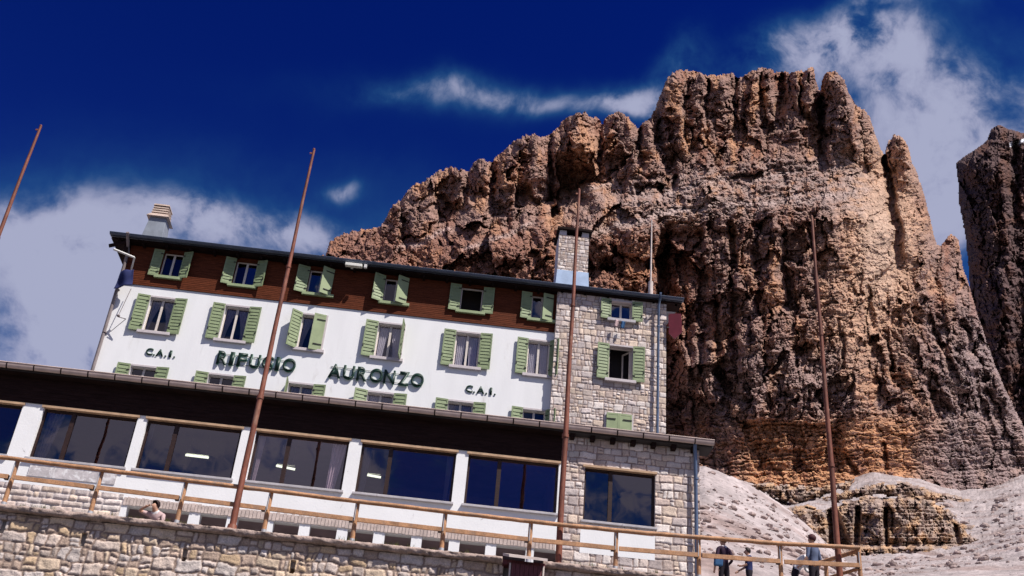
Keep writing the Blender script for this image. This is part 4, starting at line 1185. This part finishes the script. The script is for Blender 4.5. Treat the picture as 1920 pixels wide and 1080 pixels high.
# ------------------------------------------------------------------ lettering on the wall
def glyph(ch, x0, x1, z0, z1, y, parent, depth=0.10, off=0.012):
    cu = bpy.data.curves.new('glyph', 'FONT'); cu.body = ch; cu.extrude = 0.0; cu.offset = off; cu.size = 1.0; cu.resolution_u = 6
    ob = bpy.data.objects.new('glyph', cu)
    COL.objects.link(ob)
    me0 = bpy.data.meshes.new_from_object(ob.evaluated_get(bpy.context.evaluated_depsgraph_get()))
    bpy.data.objects.remove(ob); bpy.data.curves.remove(cu)
    bm = bmesh.new(); bm.from_mesh(me0); bpy.data.meshes.remove(me0)
    bmesh.ops.remove_doubles(bm, verts=bm.verts, dist=1e-5)
    xs = [v.co.x for v in bm.verts]; ys = [v.co.y for v in bm.verts]
    a, b_, c, d = min(xs), max(xs), min(ys), max(ys)
    for v in bm.verts:
        v.co = Vector((x0+(v.co.x-a)/(b_-a)*(x1-x0), y, z0+(v.co.y-c)/(d-c)*(z1-z0)))
    front = list(bm.faces)
    r = bmesh.ops.extrude_face_region(bm, geom=front)
    nv = [e for e in r['geom'] if isinstance(e, bmesh.types.BMVert)]
    for v in nv: v.co.y -= depth
    bmesh.ops.recalc_face_normals(bm, faces=bm.faces)
    me = bpy.data.meshes.new('letter')
    for f in bm.faces: f.material_index = 0 if f.normal.y < -0.9 else 1
    bm.to_mesh(me); bm.free()
    me.materials.append(M['letter']); me.materials.append(M['letter_side'])
    o = link('letter', me, parent)
    return o


def sign_word(label, group, spans, chars, z0, z1, xof, k, rails=True, yb=39.965, depth=0.075, off=0.018, pfun=None):
    xs0 = xof
    t = thing('wall_lettering', label, 'lettering', (xof, 39.9, z0), group)
    for (a, c), chx in zip(spans, chars):
        x0, x1 = xof+(a-spans[0][0])*k, xof+(c-spans[0][0])*k
        if chx == '.': glyph(chx, x0, x1, z0, z0+(z1-z0)*0.22, yb, t, depth*0.8, 0)
        else: glyph(chx, x0, x1, z0, z1, yb, t, depth, off)
    if not rails:      # each small initial stands off the wall on two pins
        for (a, c), chx in zip(spans, chars):
            if chx == '.': continue
            xm = xof+((a+c)/2-spans[0][0])*k
            b = MB(); b.box(xm-0.01, xm+0.01, yb+0.001, 39.998, z0+0.03, z0+0.05); b.build('pin', M['letter'], t)
    if rails:
        L = xof+(spans[-1][1]-spans[0][0])*k
        b = MB()
        for z in (z0+0.10*(z1-z0)/0.6, z1-0.10*(z1-z0)/0.6): b.box(xof+0.04, L-0.04, 39.966, 39.98, z-0.007, z+0.007)
        for x in np.linspace(xof+0.1, L-0.1, 5): b.box(x-0.012, x+0.012, 39.981, 39.998, z0+0.08, z0+0.11); b.box(x-0.012, x+0.012, 39.981, 39.998, z1-0.11, z1-0.08)
        b.build('mounting_rail', M['letter'], t)
    return t

GL = 'raised green lettering on the white wall'
sign_word('large green raised word of seven letters left of the middle of the white wall', GL,
          [(405, 425), (429, 437), (444, 462), (467, 488), (492, 513), (518, 526), (532, 557)], 'RIFUGIO', 20.09, 20.69, -9.74, 0.02095)
sign_word('large green raised word right of the pole, ending in letter O under fourth window', GL,
          [(613.6, 637), (641, 663), (668, 688), (693, 718), (720, 742), (749, 769), (773, 798)], 'AURONZO', 20.06, 20.67, -5.19, 0.0211)
sign_word('small dark green initials with full stops near the left end of the white wall', GL,
          [(273.6, 287), (288, 291.5), (293, 307), (309.5, 313), (317.5, 322), (326, 329.5)], 'C.A.I.', 20.17, 20.48, -12.62, 0.0215, rails=False, yb=39.985, depth=0.03, off=0.026)
sign_word('small dark green initials with full stops under the fifth window, near the stone wing', GL,
          [(874, 887.5), (888.5, 892), (895, 910), (912, 915.5), (920, 924.5), (928.5, 932)], 'C.A.I.', 20.10, 20.42, 0.45, 0.0215, rails=False, yb=39.985, depth=0.03, off=0.026)

# ------------------------------------------------------------------ fittings on the facade
t = thing('floodlight', 'white tube floodlight on an arm at the left end of the timber storey', 'lamp', (-14.2, 39.6, 24.3))
a, c = at(213, 467, 39.0), at(252, 483, 39.4)
b = MB(); b.tube([a, c], 0.05, 8); b.build('lamp_tube', M['whitemetal'], t)
b = MB(); b.tube([c, at(246, 506, 39.8)], 0.035, 8); b.build('arm', M['whitemetal'], t)
t = thing('floodlight', 'white box floodlight fixed under the middle of the eaves', 'lamp', (-4.8, 39.3, 25.1))
b = MB(); b.box(-5.24, -4.52, 39.22, 39.42, 25.03, 25.17); b.build('lamp_housing', M['lampglass'], t, 0.02)
b = MB(); b.box(-4.44, -4.32, 39.24, 39.36, 25.02, 25.18); b.box(-5.0, -4.9, 39.425, 39.47, 25.0, 25.25); b.build('lamp_bracket', M['whitemetal'], t)
U_, V_ = np.meshgrid(np.linspace(0, 1, 16), np.linspace(0, 1, 12))
q = [np.array(at(*p)) for p in ((213, 541, 39.5), (247, 534, 39.55), (251, 505, 39.5), (226, 509, 39.4))]
Pb = (q[0]*(1-U_[..., None])+q[1]*U_[..., None])*(1-V_[..., None]) + (q[3]*(1-U_[..., None])+q[2]*U_[..., None])*V_[..., None]
Pb[..., 1] += 0.06*np.sin(U_*7+V_*2)+0.03*np.sin(V_*6)
o = grid_mesh('banner', Pb, M['navy']); tag(o, 'dark blue cloth hanging at the left corner below the floodlight', 'banner')
sm = o.modifiers.new('solidify', 'SOLIDIFY'); sm.thickness = 0.02
b = MB()
pa, pb_, pc, pd = at(246, 541, 39.75), at(221, 594, 39.7), at(236, 598, 39.6), at(207, 622, 39.9)
b.tube([pa, pb_], 0.014, 6); b.tube([pb_, pc], 0.018, 6); b.tube([pc, pd], 0.014, 6)
b.blob(at(222, 592, 39.68), 0.07, 0.07, 0.06)
tag(b.build('cable_bracket', M['pipe_g']), 'thin grey wire bracket at the left corner of the white wall', 'bracket')
t = thing('hanging_sign', 'dark red pointed sign sticking out from the stone wing corner', 'sign', (8.75, 39.5, 24.0))
pts = [at(1253, 588, 39.5), at(1277, 588, 39.3), at(1279, 622, 39.3), at(1265, 635, 39.4), at(1254, 625, 39.5)]
b = MB(); vs = [tuple(p) for p in pts] + [(p.x+0.02, p.y+0.06, p.z) for p in pts]
b.add(vs, [(0, 1, 2, 3, 4), (9, 8, 7, 6, 5)] + [(i, i+5, (i+1) % 5+5, (i+1) % 5) for i in range(5)]); b.build('sign_panel', M['redsign'], t)
b = MB(); b.box(8.70, 8.80, 39.44, 39.47, 24.52, 24.56); b.box(8.70, 8.80, 39.44, 39.47, 23.9, 23.94); b.build('sign_bracket', M['iron'], t)
for (px, py, mm, lb) in ((1156, 606, 'cloth_pink', 'pale pink cloth drying below the upper window of the stone wing'), (1168, 609, 'cloth_blue', 'blue cloth drying below the upper window of the stone wing')):
    p = at(px, py, 39.42)
    U_, V_ = np.meshgrid(np.linspace(-1, 1, 8), np.linspace(-1, 1, 8))
    Pq = np.stack([p.x+0.08*U_+0.02*np.sin(V_*2), p.y+0.025*np.sin(U_*4)+0*V_, p.z+0.17*V_], -1)
    o = grid_mesh('laundry', Pq, M[mm]); tag(o, lb, 'laundry', 'laundry under the stone wing window')
    sm = o.modifiers.new('solidify', 'SOLIDIFY'); sm.thickness = 0.012
b = MB(); p0, p1 = at(1220, 541, 41.5), at(1222, 412, 41.5)
b.tube([(p0.x, 41.5, 25.8), (p0.x, 41.5, 27.35)], 0.11, 8); b.tube([(p0.x, 41.5, 27.35), (p1.x, 41.5, p1.z)], [0.045, 0.03], 8)
tag(b.build('antenna_mast', M['lid']), 'thin pale mast standing on the roof of the stone wing', 'mast')
GT = 'lit ceiling tubes in the glazed ground floor'
for (xa, ya, xb, yb, lb) in ((348, 853, 391, 858, 'lit tube lamp seen through the third big window, left of the second pole'),
                             (518, 873, 553, 880, 'lit tube lamp seen through the big window just right of the second pole'),
                             (686, 890, 714, 895, 'lit tube lamp seen in the left pane of the fifth big window')):
    p, q_ = at(xa, ya, 33.0), at(xb, yb, 33.0)
    t = thing('tube_lamp', lb, 'lamp', tuple(p), GT)
    b = MB(); b.tube([p, q_], 0.04, 8); b.build('tube', M['tube_on'], t)
    b = MB(); b.box(p.x+0.02, q_.x-0.02, 32.96, 33.04, p.z+0.05, p.z+0.09)
    for x in (p.x+0.1, q_.x-0.1): b.tube([(x, 33, p.z+0.09), (x, 33, 14.3)], 0.008, 5)
    b.build('lamp_holder', M['whitemetal'], t)
p = at(878, 541, 40.5)
t = thing('light_bulb', 'small orange lit bulb in the open dark top storey window', 'lamp', tuple(p))
b = MB(); b.blob(p, 0.06, 0.06, 0.07); b.build('bulb', M['bulb_on'], t)
b = MB(); b.tube([p+Vector((0, 0, 0.07)), p+Vector((0, 0, 0.45))], 0.01, 5); b.build('cord', M['iron'], t)

# ------------------------------------------------------------------ retaining wall and coping
rw = thing('retaining_wall', 'rough rubble stone retaining wall under the terrace', 'wall', (0, 24, 0))
slots = []
for (px, py) in ((5, 988), (156, 1012), (346, 1040), (549, 1063)):
    p = at(px, py, 23.9); slots.append((p.x-0.05, p.z-0.15, p.x+0.05, p.z+0.13))
P, mk, cl = stone_grid(-14.5, 1.55, 6.0, 8.54, 0.020, 23.87, 51, 0.26, 0.60, 0.17, 0.33, 0.036, 0.04, 0.026, 0.10, PAL_RUB, (0.27, 0.195, 0.16), 0.025, 0.6, slots=slots)
grid_mesh('stone_face', P, M['rubble'], mk, cl, rw)
P, mk, cl = stone_grid(2.45, 10.0, 6.0, 8.54, 0.026, 23.87, 53, 0.26, 0.60, 0.17, 0.33, 0.036, 0.04, 0.026, 0.10, PAL_RUB, (0.27, 0.195, 0.16), 0.025, 0.6)
grid_mesh('stone_face', P, M['rubble'], mk, cl, rw)
b = MB(); b.box(-22, 10.04, 24.28, 24.9, -0.5, 7.99); b.box(-22, 10.0, 23.96, 24.279, -0.5, 6.0); b.box(-22, -14.5, 23.96, 24.279, 6.001, 8.5); b.build('wall_core', M['coping'], rw)


def coping(x0, x1, seed):
    nx = int((x1-x0)/0.035)+1
    us = np.linspace(x0, x1, nx)
    prof = [(24.35, 8.69), (23.95, 8.70), (23.78, 8.695), (23.70, 8.68), (23.685, 8.64), (23.69, 8.60), (23.71, 8.565), (23.78, 8.555), (24.35, 8.555)]
    Ug, K = np.meshgrid(us, np.arange(len(prof)))
    pr_ = np.array(prof)[K]
    edge = (K >= 1) & (K <= 7)
    nz = fbm(Ug*3, K*0.6, 4, seed)*edge; nz2 = fbm(Ug*9, K*0.9+4, 3, seed+3)*edge
    chip = np.clip(fbm(Ug*1.1, K*0+7.7, 3, seed+5)-0.18, 0, 1)*((K >= 3) & (K <= 6))
    Yp = pr_[..., 0] + 0.07*nz + 0.035*nz2 + 0.30*chip
    Zp = pr_[..., 1] + 0.03*nz2 + 0.02*nz - 0.03*chip
    grid_mesh('coping', np.stack([Ug, Yp, Zp], -1), M['coping'], None, None, rw)
coping(-15.5, 1.50, 61); coping(2.43, 10.05, 67)
b = MB(); b.box(1.50, 1.508, 23.72, 24.3, 8.56, 8.685); b.build('coping_end', M['coping'], rw)

# tufts on the wall head
b = MB(); rg = random.Random(5)
for _ in range(26):
    x = rg.choice([rg.uniform(-9.5, -8.3), rg.uniform(-7.5, -5.0), rg.uniform(-2.8, 1.2), rg.uniform(3, 6)])
    for _k in range(9):
        xx, yy = x+rg.gauss(0, .05), 23.78+rg.gauss(0, .03); h = rg.uniform(.04, .13); dx, dy = rg.uniform(-.05, .05), rg.uniform(-.05, .03)
        b.add([(xx-.005, yy, 8.69), (xx+.005, yy, 8.69), (xx+dx, yy+dy, 8.69+h)], [(0, 1, 2)])
tag(b.build('grass', M['grass']), 'dry grass tufts along the head of the retaining wall', 'grass', kind='stuff')

# cabinet standing in the gap of the coping
t = thing('wooden_cabinet', 'small dark red boarded cabinet with a pale board lid in the gap of the wall', 'cabinet', (2.0, 23.6, 6))
b = MB()
for k in range(7):
    x = 1.70+k*0.10
    b.box(x+0.004, x+0.096, 23.52, 23.55, 6.0, 8.50)
b.box(1.69, 2.41, 23.56, 24.1, 6.0, 8.50); b.build('boards', M['redboard'], t)
b = MB(); b.box(1.655, 1.69, 23.50, 23.56, 6.0, 8.50); b.box(2.41, 2.445, 23.50, 23.56, 6.0, 8.50); b.build('corner_post', M['lid'], t)
b = MB(); b.add([(1.50, 23.62, 8.74), (2.48, 23.62, 8.71), (2.48, 23.30, 8.62), (1.62, 23.30, 8.635), (1.50, 23.62, 8.68), (2.48, 23.62, 8.65), (2.48, 23.30, 8.56), (1.62, 23.30, 8.575)],
                [(0, 3, 2, 1), (4, 5, 6, 7), (0, 4, 7, 3), (3, 7, 6, 2), (2, 6, 5, 1), (1, 5, 4, 0)]); b.build('lid', M['lid'], t)
b = MB(); b.box(1.52, 2.47, 23.63, 24.3, 8.502, 8.60); b.build('lid_frame', M['redboard'], t)

# ------------------------------------------------------------------ railing
rl = thing('railing', 'weathered orange timber railing along the terrace edge', 'railing', (0, 24, 8.69))
POST_X = [-13.70, -11.70, -9.73, -7.81, -5.88, -3.92, -1.92, 0.12, 2.12, 4.13, 6.08, 8.02, 9.92]
def rail_z(x): return float(np.interp(x, [-15, -10, -2, 2, 4.5, 8, 10], [9.84, 9.83, 9.69, 9.65, 9.66, 9.76, 9.87]))
def mid_z(x): return rail_z(x)-0.44
for i in range(len(POST_X)-1):
    x0, x1 = POST_X[i], POST_X[i+1]
    xx = np.linspace(x0, x1, 9)
    rg = random.Random(i)
    b = MB(); b.tube([(x-(0.0 if 0 < k < 8 else 0), 23.985+rg.uniform(-.004, .004), rail_z(x)+rg.uniform(-.005, .005)) for k, x in enumerate(xx)], [0.052+rg.uniform(-.003, .003) for _ in xx], 12)
    b.build('top_rail', M['wood'], rl)
    b = MB()
    b.obox(((x0+x1)/2, 23.94, (mid_z(x0)+mid_z(x1))/2), ((x1-x0)/2-0.05, 0, (mid_z(x1)-mid_z(x0))/2), (0, 0.02, 0), (0, 0, 0.052))
    b.build('middle_rail', M['wood'], rl, 0.008)
for i, x in enumerate(POST_X):
    b = MB(); b.tube([(x, 24.06, 8.66), (x, 24.06, rail_z(x)-0.03)], [0.055, 0.05], 12)
    b.mi = 1; b.tube([(x, 24.06, 8.66), (x, 24.06, 8.83)], [0.062, 0.058], 12); b.tube([(x-0.022, 24.005, rail_z(x)-0.45), (x-0.022, 24.003, rail_z(x)-0.02)], [0.012, 0.014], 6)
    ps = b.build('post', [M['wood'], M['galv']], rl)
    b = MB(); b.box(x-0.13, x-0.05, 23.925, 24.02, mid_z(x)-0.065, mid_z(x)+0.05); b.build('bracket', M['frame_b'], ps)
# return of the railing at the end
e0 = Vector((9.92, 24.0, rail_z(9.92)-0.06)); e1 = Vector((9.30, 25.35, 9.78))
b = MB(); b.tube([e0, e1], 0.05, 10); b.build('return_rail', M['wood'], rl)
b = MB(); b.tube([e0+Vector((0, 0, -.42)), e1+Vector((0, 0, -.42))], 0.04, 10); b.build('return_rail', M['wood'], rl)
b = MB(); b.tube([(9.46, 25.0, 8.62), (9.46, 25.0, 9.80)], 0.05, 10); b.build('post', M['wood'], rl)

# ------------------------------------------------------------------ flagpoles
def flagpole(x, y, ztop, zbase, label):
    t = thing('flagpole', label, 'flagpole', (x, y, zbase), 'rusty flagpoles along the terrace edge')
    b = MB(); zz = np.linspace(zbase, ztop, 14)
    b.tube([(x+0.006*math.sin(z*1.7), y, z) for z in zz], [0.078-0.044*(z-zbase)/(ztop-zbase) for z in zz], 12)
    b.build('pole', M['rust'], t)
    b = MB(); b.tube([(x, y, 11.9), (x, y, 11.99)], 0.085, 12); b.build('collar', M['rust'], t)
    b = MB(); b.tube([(x, y, 15.6), (x, y, 15.66)], 0.066, 12); b.build('collar', M['rust'], t)
    b = MB(); b.blob((x, y, ztop+0.02), 0.04, 0.04, 0.04, 8, 6); b.box(x-0.09, x-0.02, y-0.015, y+0.015, ztop-0.14, ztop-0.10); b.build('finial', M['rust'], t)
    b = MB(); b.tube([(x, y, zbase-0.03), (x, y, zbase+0.10)], [0.12, 0.10], 12); b.build('base', M['rust'], t)
flagpole(-12.06, 24.10, 19.28, 8.70, 'rusty flagpole standing alone against the sky at the left edge')
flagpole(-4.60, 23.86, 19.42, 8.70, 'rusty flagpole crossing the white wall and the first large word')
flagpole(2.82, 24.16, 19.35, 8.70, 'rusty flagpole in front of the stone wing and its square chimney')
flagpole(9.47, 24.18, 19.40, 8.62, 'rusty flagpole at the end of the railing in front of the cliff')

# ------------------------------------------------------------------ people
def skin_body(name, joints, edges, root, mats, zones, parent):
    """joints: name -> (pos, radius); one continuous skinned surface"""
    names = list(joints)
    me = bpy.data.meshes.new(name)
    me.from_pydata([tuple(joints[n][0]) for n in names], [(names.index(a), names.index(c)) for a, c in edges], [])
    o = bpy.data.objects.new(name, me); COL.objects.link(o)
    md = o.modifiers.new('skin', 'SKIN'); md.use_smooth_shade = True
    for i, n in enumerate(names):
        sv = me.skin_vertices[0].data[i]
        r = joints[n][1]; sv.radius = r if hasattr(r, '__len__') else (r, r)
        sv.use_root = (n == root)
    sb = o.modifiers.new('sub', 'SUBSURF'); sb.levels = 2; sb.render_levels = 2
    dg = bpy.context.evaluated_depsgraph_get()
    m2 = bpy.data.meshes.new_from_object(o.evaluated_get(dg))
    bpy.data.objects.remove(o); bpy.data.meshes.remove(me)
    m2.materials.clear()
    for m in mats: m2.materials.append(m)
    for p in m2.polygons:
        p.use_smooth = True
        p.material_index = zones(p.center)
    m2.name = name
    return link(name, m2, parent)


def person(label, base, h, face, mats, hair_mat, pose, extra=None):
    """base: ground point; face: heading angle (0 = towards the photographer, positive turns to photo right)"""
    k = h/1.75
    ca, sa = math.cos(face), math.sin(face)
    def Wp(p):   # local: x = person's left-right (photo right when facing the camera), y = backwards, z up
        x, y, z = p
        return Vector((base[0]+k*(x*ca - y*sa), base[1]+k*(x*sa + y*ca), base[2]+k*z))
    J = {
        'pelvis': ((0, 0, 0.95), 0.13), 'waist': ((0, 0.0, 1.10), 0.125), 'chest': ((0, 0.0, 1.30), 0.15), 'upper': ((0, 0.01, 1.42), 0.12),
        'neck': ((0, 0.0, 1.51), 0.058), 'jaw': ((0, -0.02, 1.575), 0.072), 'head': ((0, -0.012, 1.65), 0.092), 'crown': ((0, 0.0, 1.705), 0.07),
        'nose': ((0, -0.118, 1.63), 0.014)}
    E = [('pelvis', 'waist'), ('waist', 'chest'), ('chest', 'upper'), ('upper', 'neck'), ('neck', 'jaw'), ('jaw', 'head'), ('head', 'crown'), ('head', 'nose')]
    for s, n in ((-1, 'l'), (1, 'r')):
        J.update({n+'hip': ((s*0.09, 0, 0.88), 0.095), n+'knee': ((s*0.10, -0.01, 0.48), 0.062), n+'ankle': ((s*0.105, 0.02, 0.09), 0.042), n+'toe': ((s*0.12, -0.15, 0.035), 0.035),
                  n+'sho': ((s*0.19, 0.01, 1.41), 0.065), n+'elb': ((s*0.25, 0.04, 1.13), 0.045), n+'wri': ((s*0.26, -0.06, 0.89), 0.030), n+'palm': ((s*0.262, -0.085, 0.82), (0.038, 0.022))})
        E += [('pelvis', n+'hip'), (n+'hip', n+'knee'), (n+'knee', n+'ankle'), (n+'ankle', n+'toe'), ('upper', n+'sho'), (n+'sho', n+'elb'), (n+'elb', n+'wri'), (n+'wri', n+'palm')]
    for kx, v in pose.items():
        J[kx] = (v, J[kx][1])
    for s, n in ((-1, 'l'), (1, 'r')):   # four fingers and a thumb on each palm
        p = Vector(J[n+'palm'][0]); d = (p-Vector(J[n+'wri'][0])).normalized()
        sd = d.cross(Vector((1, 0, 0))); sd = (sd if sd.length > .1 else Vector((0, 1, 0))).normalized()
        for q, (o_, L) in enumerate(((-0.027, .062), (-0.009, .072), (0.009, .068), (0.027, .055))):
            J[n+'f%d' % q] = (p+d*(0.03+L)+sd*o_*1.2+d.cross(sd)*0.012, 0.008); E.append((n+'palm', n+'f%d' % q))
        J[n+'th'] = (p+sd*-0.055+d*0.01, 0.009); E.append((n+'palm', n+'th'))
    W = {a: (Wp(v), tuple(np.array(r)*k) if hasattr(r, '__len__') else r*k) for a, (v, r) in J.items()}
    t = thing('person', label, 'person', tuple(base))
    zones = lambda c: mats[1](c, W)
    skin_body('body', W, E, 'pelvis', mats[0], zones, t)
    if hair_mat:
        hd, cr, jw = W['head'][0], W['crown'][0], W['jaw'][0]
        up = (cr-jw).normalized(); fw = (W['nose'][0]-hd); fw = (fw-up*fw.dot(up)).normalized()
        rt = fw.cross(up)
        b = MB(); vs = []; fs = []
        nu, nv = 14, 7
        rgn = random.Random(len(label))
        for j in range(nv+1):
            for i in range(nu):
                ph = 2*math.pi*i/nu
                reach = 1.05 if math.cos(ph) > 0.35 else (2.15 if math.cos(ph) < -0.2 else 1.6)
                th = reach*j/nv
                r = k*(0.112+rgn.uniform(-.003, .004))
                vs.append(hd+up*(0.028*k)+r*(math.sin(th)*(math.cos(ph)*fw*1.08+math.sin(ph)*rt*0.92)+math.cos(th)*up))
        for j in range(nv):
            for i in range(nu):
                i2 = (i+1) % nu; fs.append((j*nu+i, (j+1)*nu+i, (j+1)*nu+i2, j*nu+i2))
        b.add(vs, fs, True)
        ho = b.build('hair', hair_mat, t)
        sd_ = ho.modifiers.new('solidify', 'SOLIDIFY'); sd_.thickness = 0.015
    if extra: extra(t, Wp, W, k)
    return t


def zone_std(arm_skin=True, collar=None):
    def z(c, W):
        if min((c-W['lpalm'][0]).length, (c-W['rpalm'][0]).length) < 0.13: return 0
        if (c-W['head'][0]).length < 0.135 or (c-W['jaw'][0]).length < 0.09: return 0
        if arm_skin:
            for n in 'lr':
                a, b_ = W[n+'elb'][0], W[n+'wri'][0]
                tt = max(0, min(1, (c-a).dot(b_-a)/(b_-a).length_squared))
                if (c-(a+(b_-a)*tt)).length < 0.075 and tt > 0.1: return 0
        if collar is not None and (c-W['neck'][0]).length < 0.105: return 3
        pz = W['pelvis'][0]
        hp = (c-W['waist'][0]).dot((W['chest'][0]-W['pelvis'][0]).normalized())
        if hp < -0.07:
            for n in 'lr':
                if (c-W[n+'toe'][0]).length < .12: return 2
            return 2
        return 1
    return z

TZ = 8.62
def bag(t, Wp, W, k):
    b = MB(); c = Wp((0.25, 0.10, 1.02)); b.obox(c, (0.11, 0.02, 0), (-0.01, 0.06, 0), (0.01, 0, 0.13)); b.build('shoulder_bag', M['cloth_blue'], t, 0.035)
    b = MB(); b.tube([Wp((0.22, 0.05, 1.12)), Wp((0.10, -0.15, 1.32)), Wp((-0.10, -0.06, 1.48))], 0.014, 6); b.build('strap', M['cloth_pink'], t)
p = at(1357, 1045, 26.3)
person('person in dark purple jacket with blue shoulder bag, leftmost of those behind the railing', (p.x, 26.3, 8.93), 1.60, math.radians(200),
       ([M['skin'], M['cloth_maroon'], M['cloth_dark'], M['trim']], zone_std(False, True)), M['hair'], {'lwri': (-0.22, -0.16, 1.02), 'lpalm': (-0.18, -0.22, 1.03)}, bag)
p = at(1404, 1050, 26.2)
person('person with dark hair and pale bare forearm, turned left beside the purple jacket', (p.x, 26.2, 8.93), 1.36, math.radians(-100),
       ([M['skin'], M['navy'], M['cloth_dark'], M['cloth_w']], zone_std(True, True)), M['hair'],
       {'lelb': (-0.24, -0.10, 1.18), 'lwri': (-0.18, -0.30, 1.05), 'lpalm': (-0.16, -0.36, 1.0), 'relb': (0.23, -0.06, 1.15), 'rwri': (0.16, -0.26, 1.10), 'rpalm': (0.13, -0.31, 1.12), 'head': (0, -0.05, 1.645), 'jaw': (0, -0.05, 1.575), 'nose': (0, -0.165, 1.60)})
p = at(1489, 1062, 26.3)
person('person in a white shirt stooping towards the left, beside the slate blue vest', (p.x, 26.3, 8.93), 1.66, math.radians(70),
       ([M['skin'], M['cloth_w'], M['cloth_dark'], M['cloth_w']], zone_std(False, True)), M['hair'],
       {'waist': (0, -0.07, 1.09), 'chest': (0, -0.19, 1.25), 'upper': (0, -0.28, 1.33), 'neck': (0, -0.35, 1.38), 'jaw': (0, -0.41, 1.40), 'head': (0, -0.45, 1.455), 'crown': (0, -0.47, 1.50), 'nose': (0, -0.55, 1.40),
        'lsho': (-0.18, -0.26, 1.31), 'rsho': (0.18, -0.26, 1.31), 'lelb': (-0.23, -0.30, 1.06), 'relb': (0.23, -0.30, 1.06), 'lwri': (-0.18, -0.48, 0.96), 'rwri': (0.18, -0.48, 0.96), 'lpalm': (-0.16, -0.54, 0.94), 'rpalm': (0.16, -0.54, 0.94)})
p = at(1525, 1050, 25.75)
person('person with dark red hair and slate blue vest, nearest the railing end', (p.x, 25.75, 8.93), 1.72, math.radians(215),
       ([M['skin'], M['cloth_vest'], M['cloth_dark'], M['cloth_w']], zone_std(True, True)), M['redcap'],
       {'relb': (0.26, 0.02, 1.14), 'rwri': (0.33, -0.10, 0.95), 'rpalm': (0.35, -0.16, 0.91)})
# the one resting at the wall head
hp = at(294, 953, 24.75)
def seat_(t, Wp, W, k): pass
bz = hp.z-1.0
person('person in pale shirt resting at the wall head, hand held to the face', (hp.x+0.02, 24.85, TZ), 1.66, math.radians(-18),
       ([M['skin'], M['cloth_pink'], M['cloth_dark'], M['cloth_w']], zone_std(True, True)), M['hair'],
       {'pelvis': (0.10, 0.12, 0.16), 'waist': (0.08, 0.07, 0.29), 'chest': (0.05, 0.0, 0.45), 'upper': (0.02, -0.05, 0.55), 'neck': (-0.01, -0.08, 0.62), 'jaw': (-0.03, -0.13, 0.67), 'head': (-0.03, -0.13, 0.745), 'crown': (-0.02, -0.11, 0.80), 'nose': (-0.06, -0.235, 0.71),
        'lhip': (0.0, 0.05, 0.14), 'rhip': (0.2, 0.05, 0.14), 'lknee': (-0.25, -0.02, 0.14), 'rknee': (0.50, 0.0, 0.16), 'lankle': (-0.10, -0.14, 0.08), 'rankle': (0.30, -0.14, 0.08), 'ltoe': (0.05, -0.18, 0.06), 'rtoe': (0.16, -0.22, 0.06),
        'lsho': (-0.15, -0.06, 0.53), 'rsho': (0.19, -0.03, 0.53), 'lelb': (-0.36, -0.24, 0.58), 'lwri': (-0.19, -0.34, 0.62), 'lpalm': (-0.13, -0.33, 0.65), 'relb': (0.28, -0.12, 0.30), 'rwri': (0.12, -0.26, 0.24), 'rpalm': (0.06, -0.30, 0.23)})
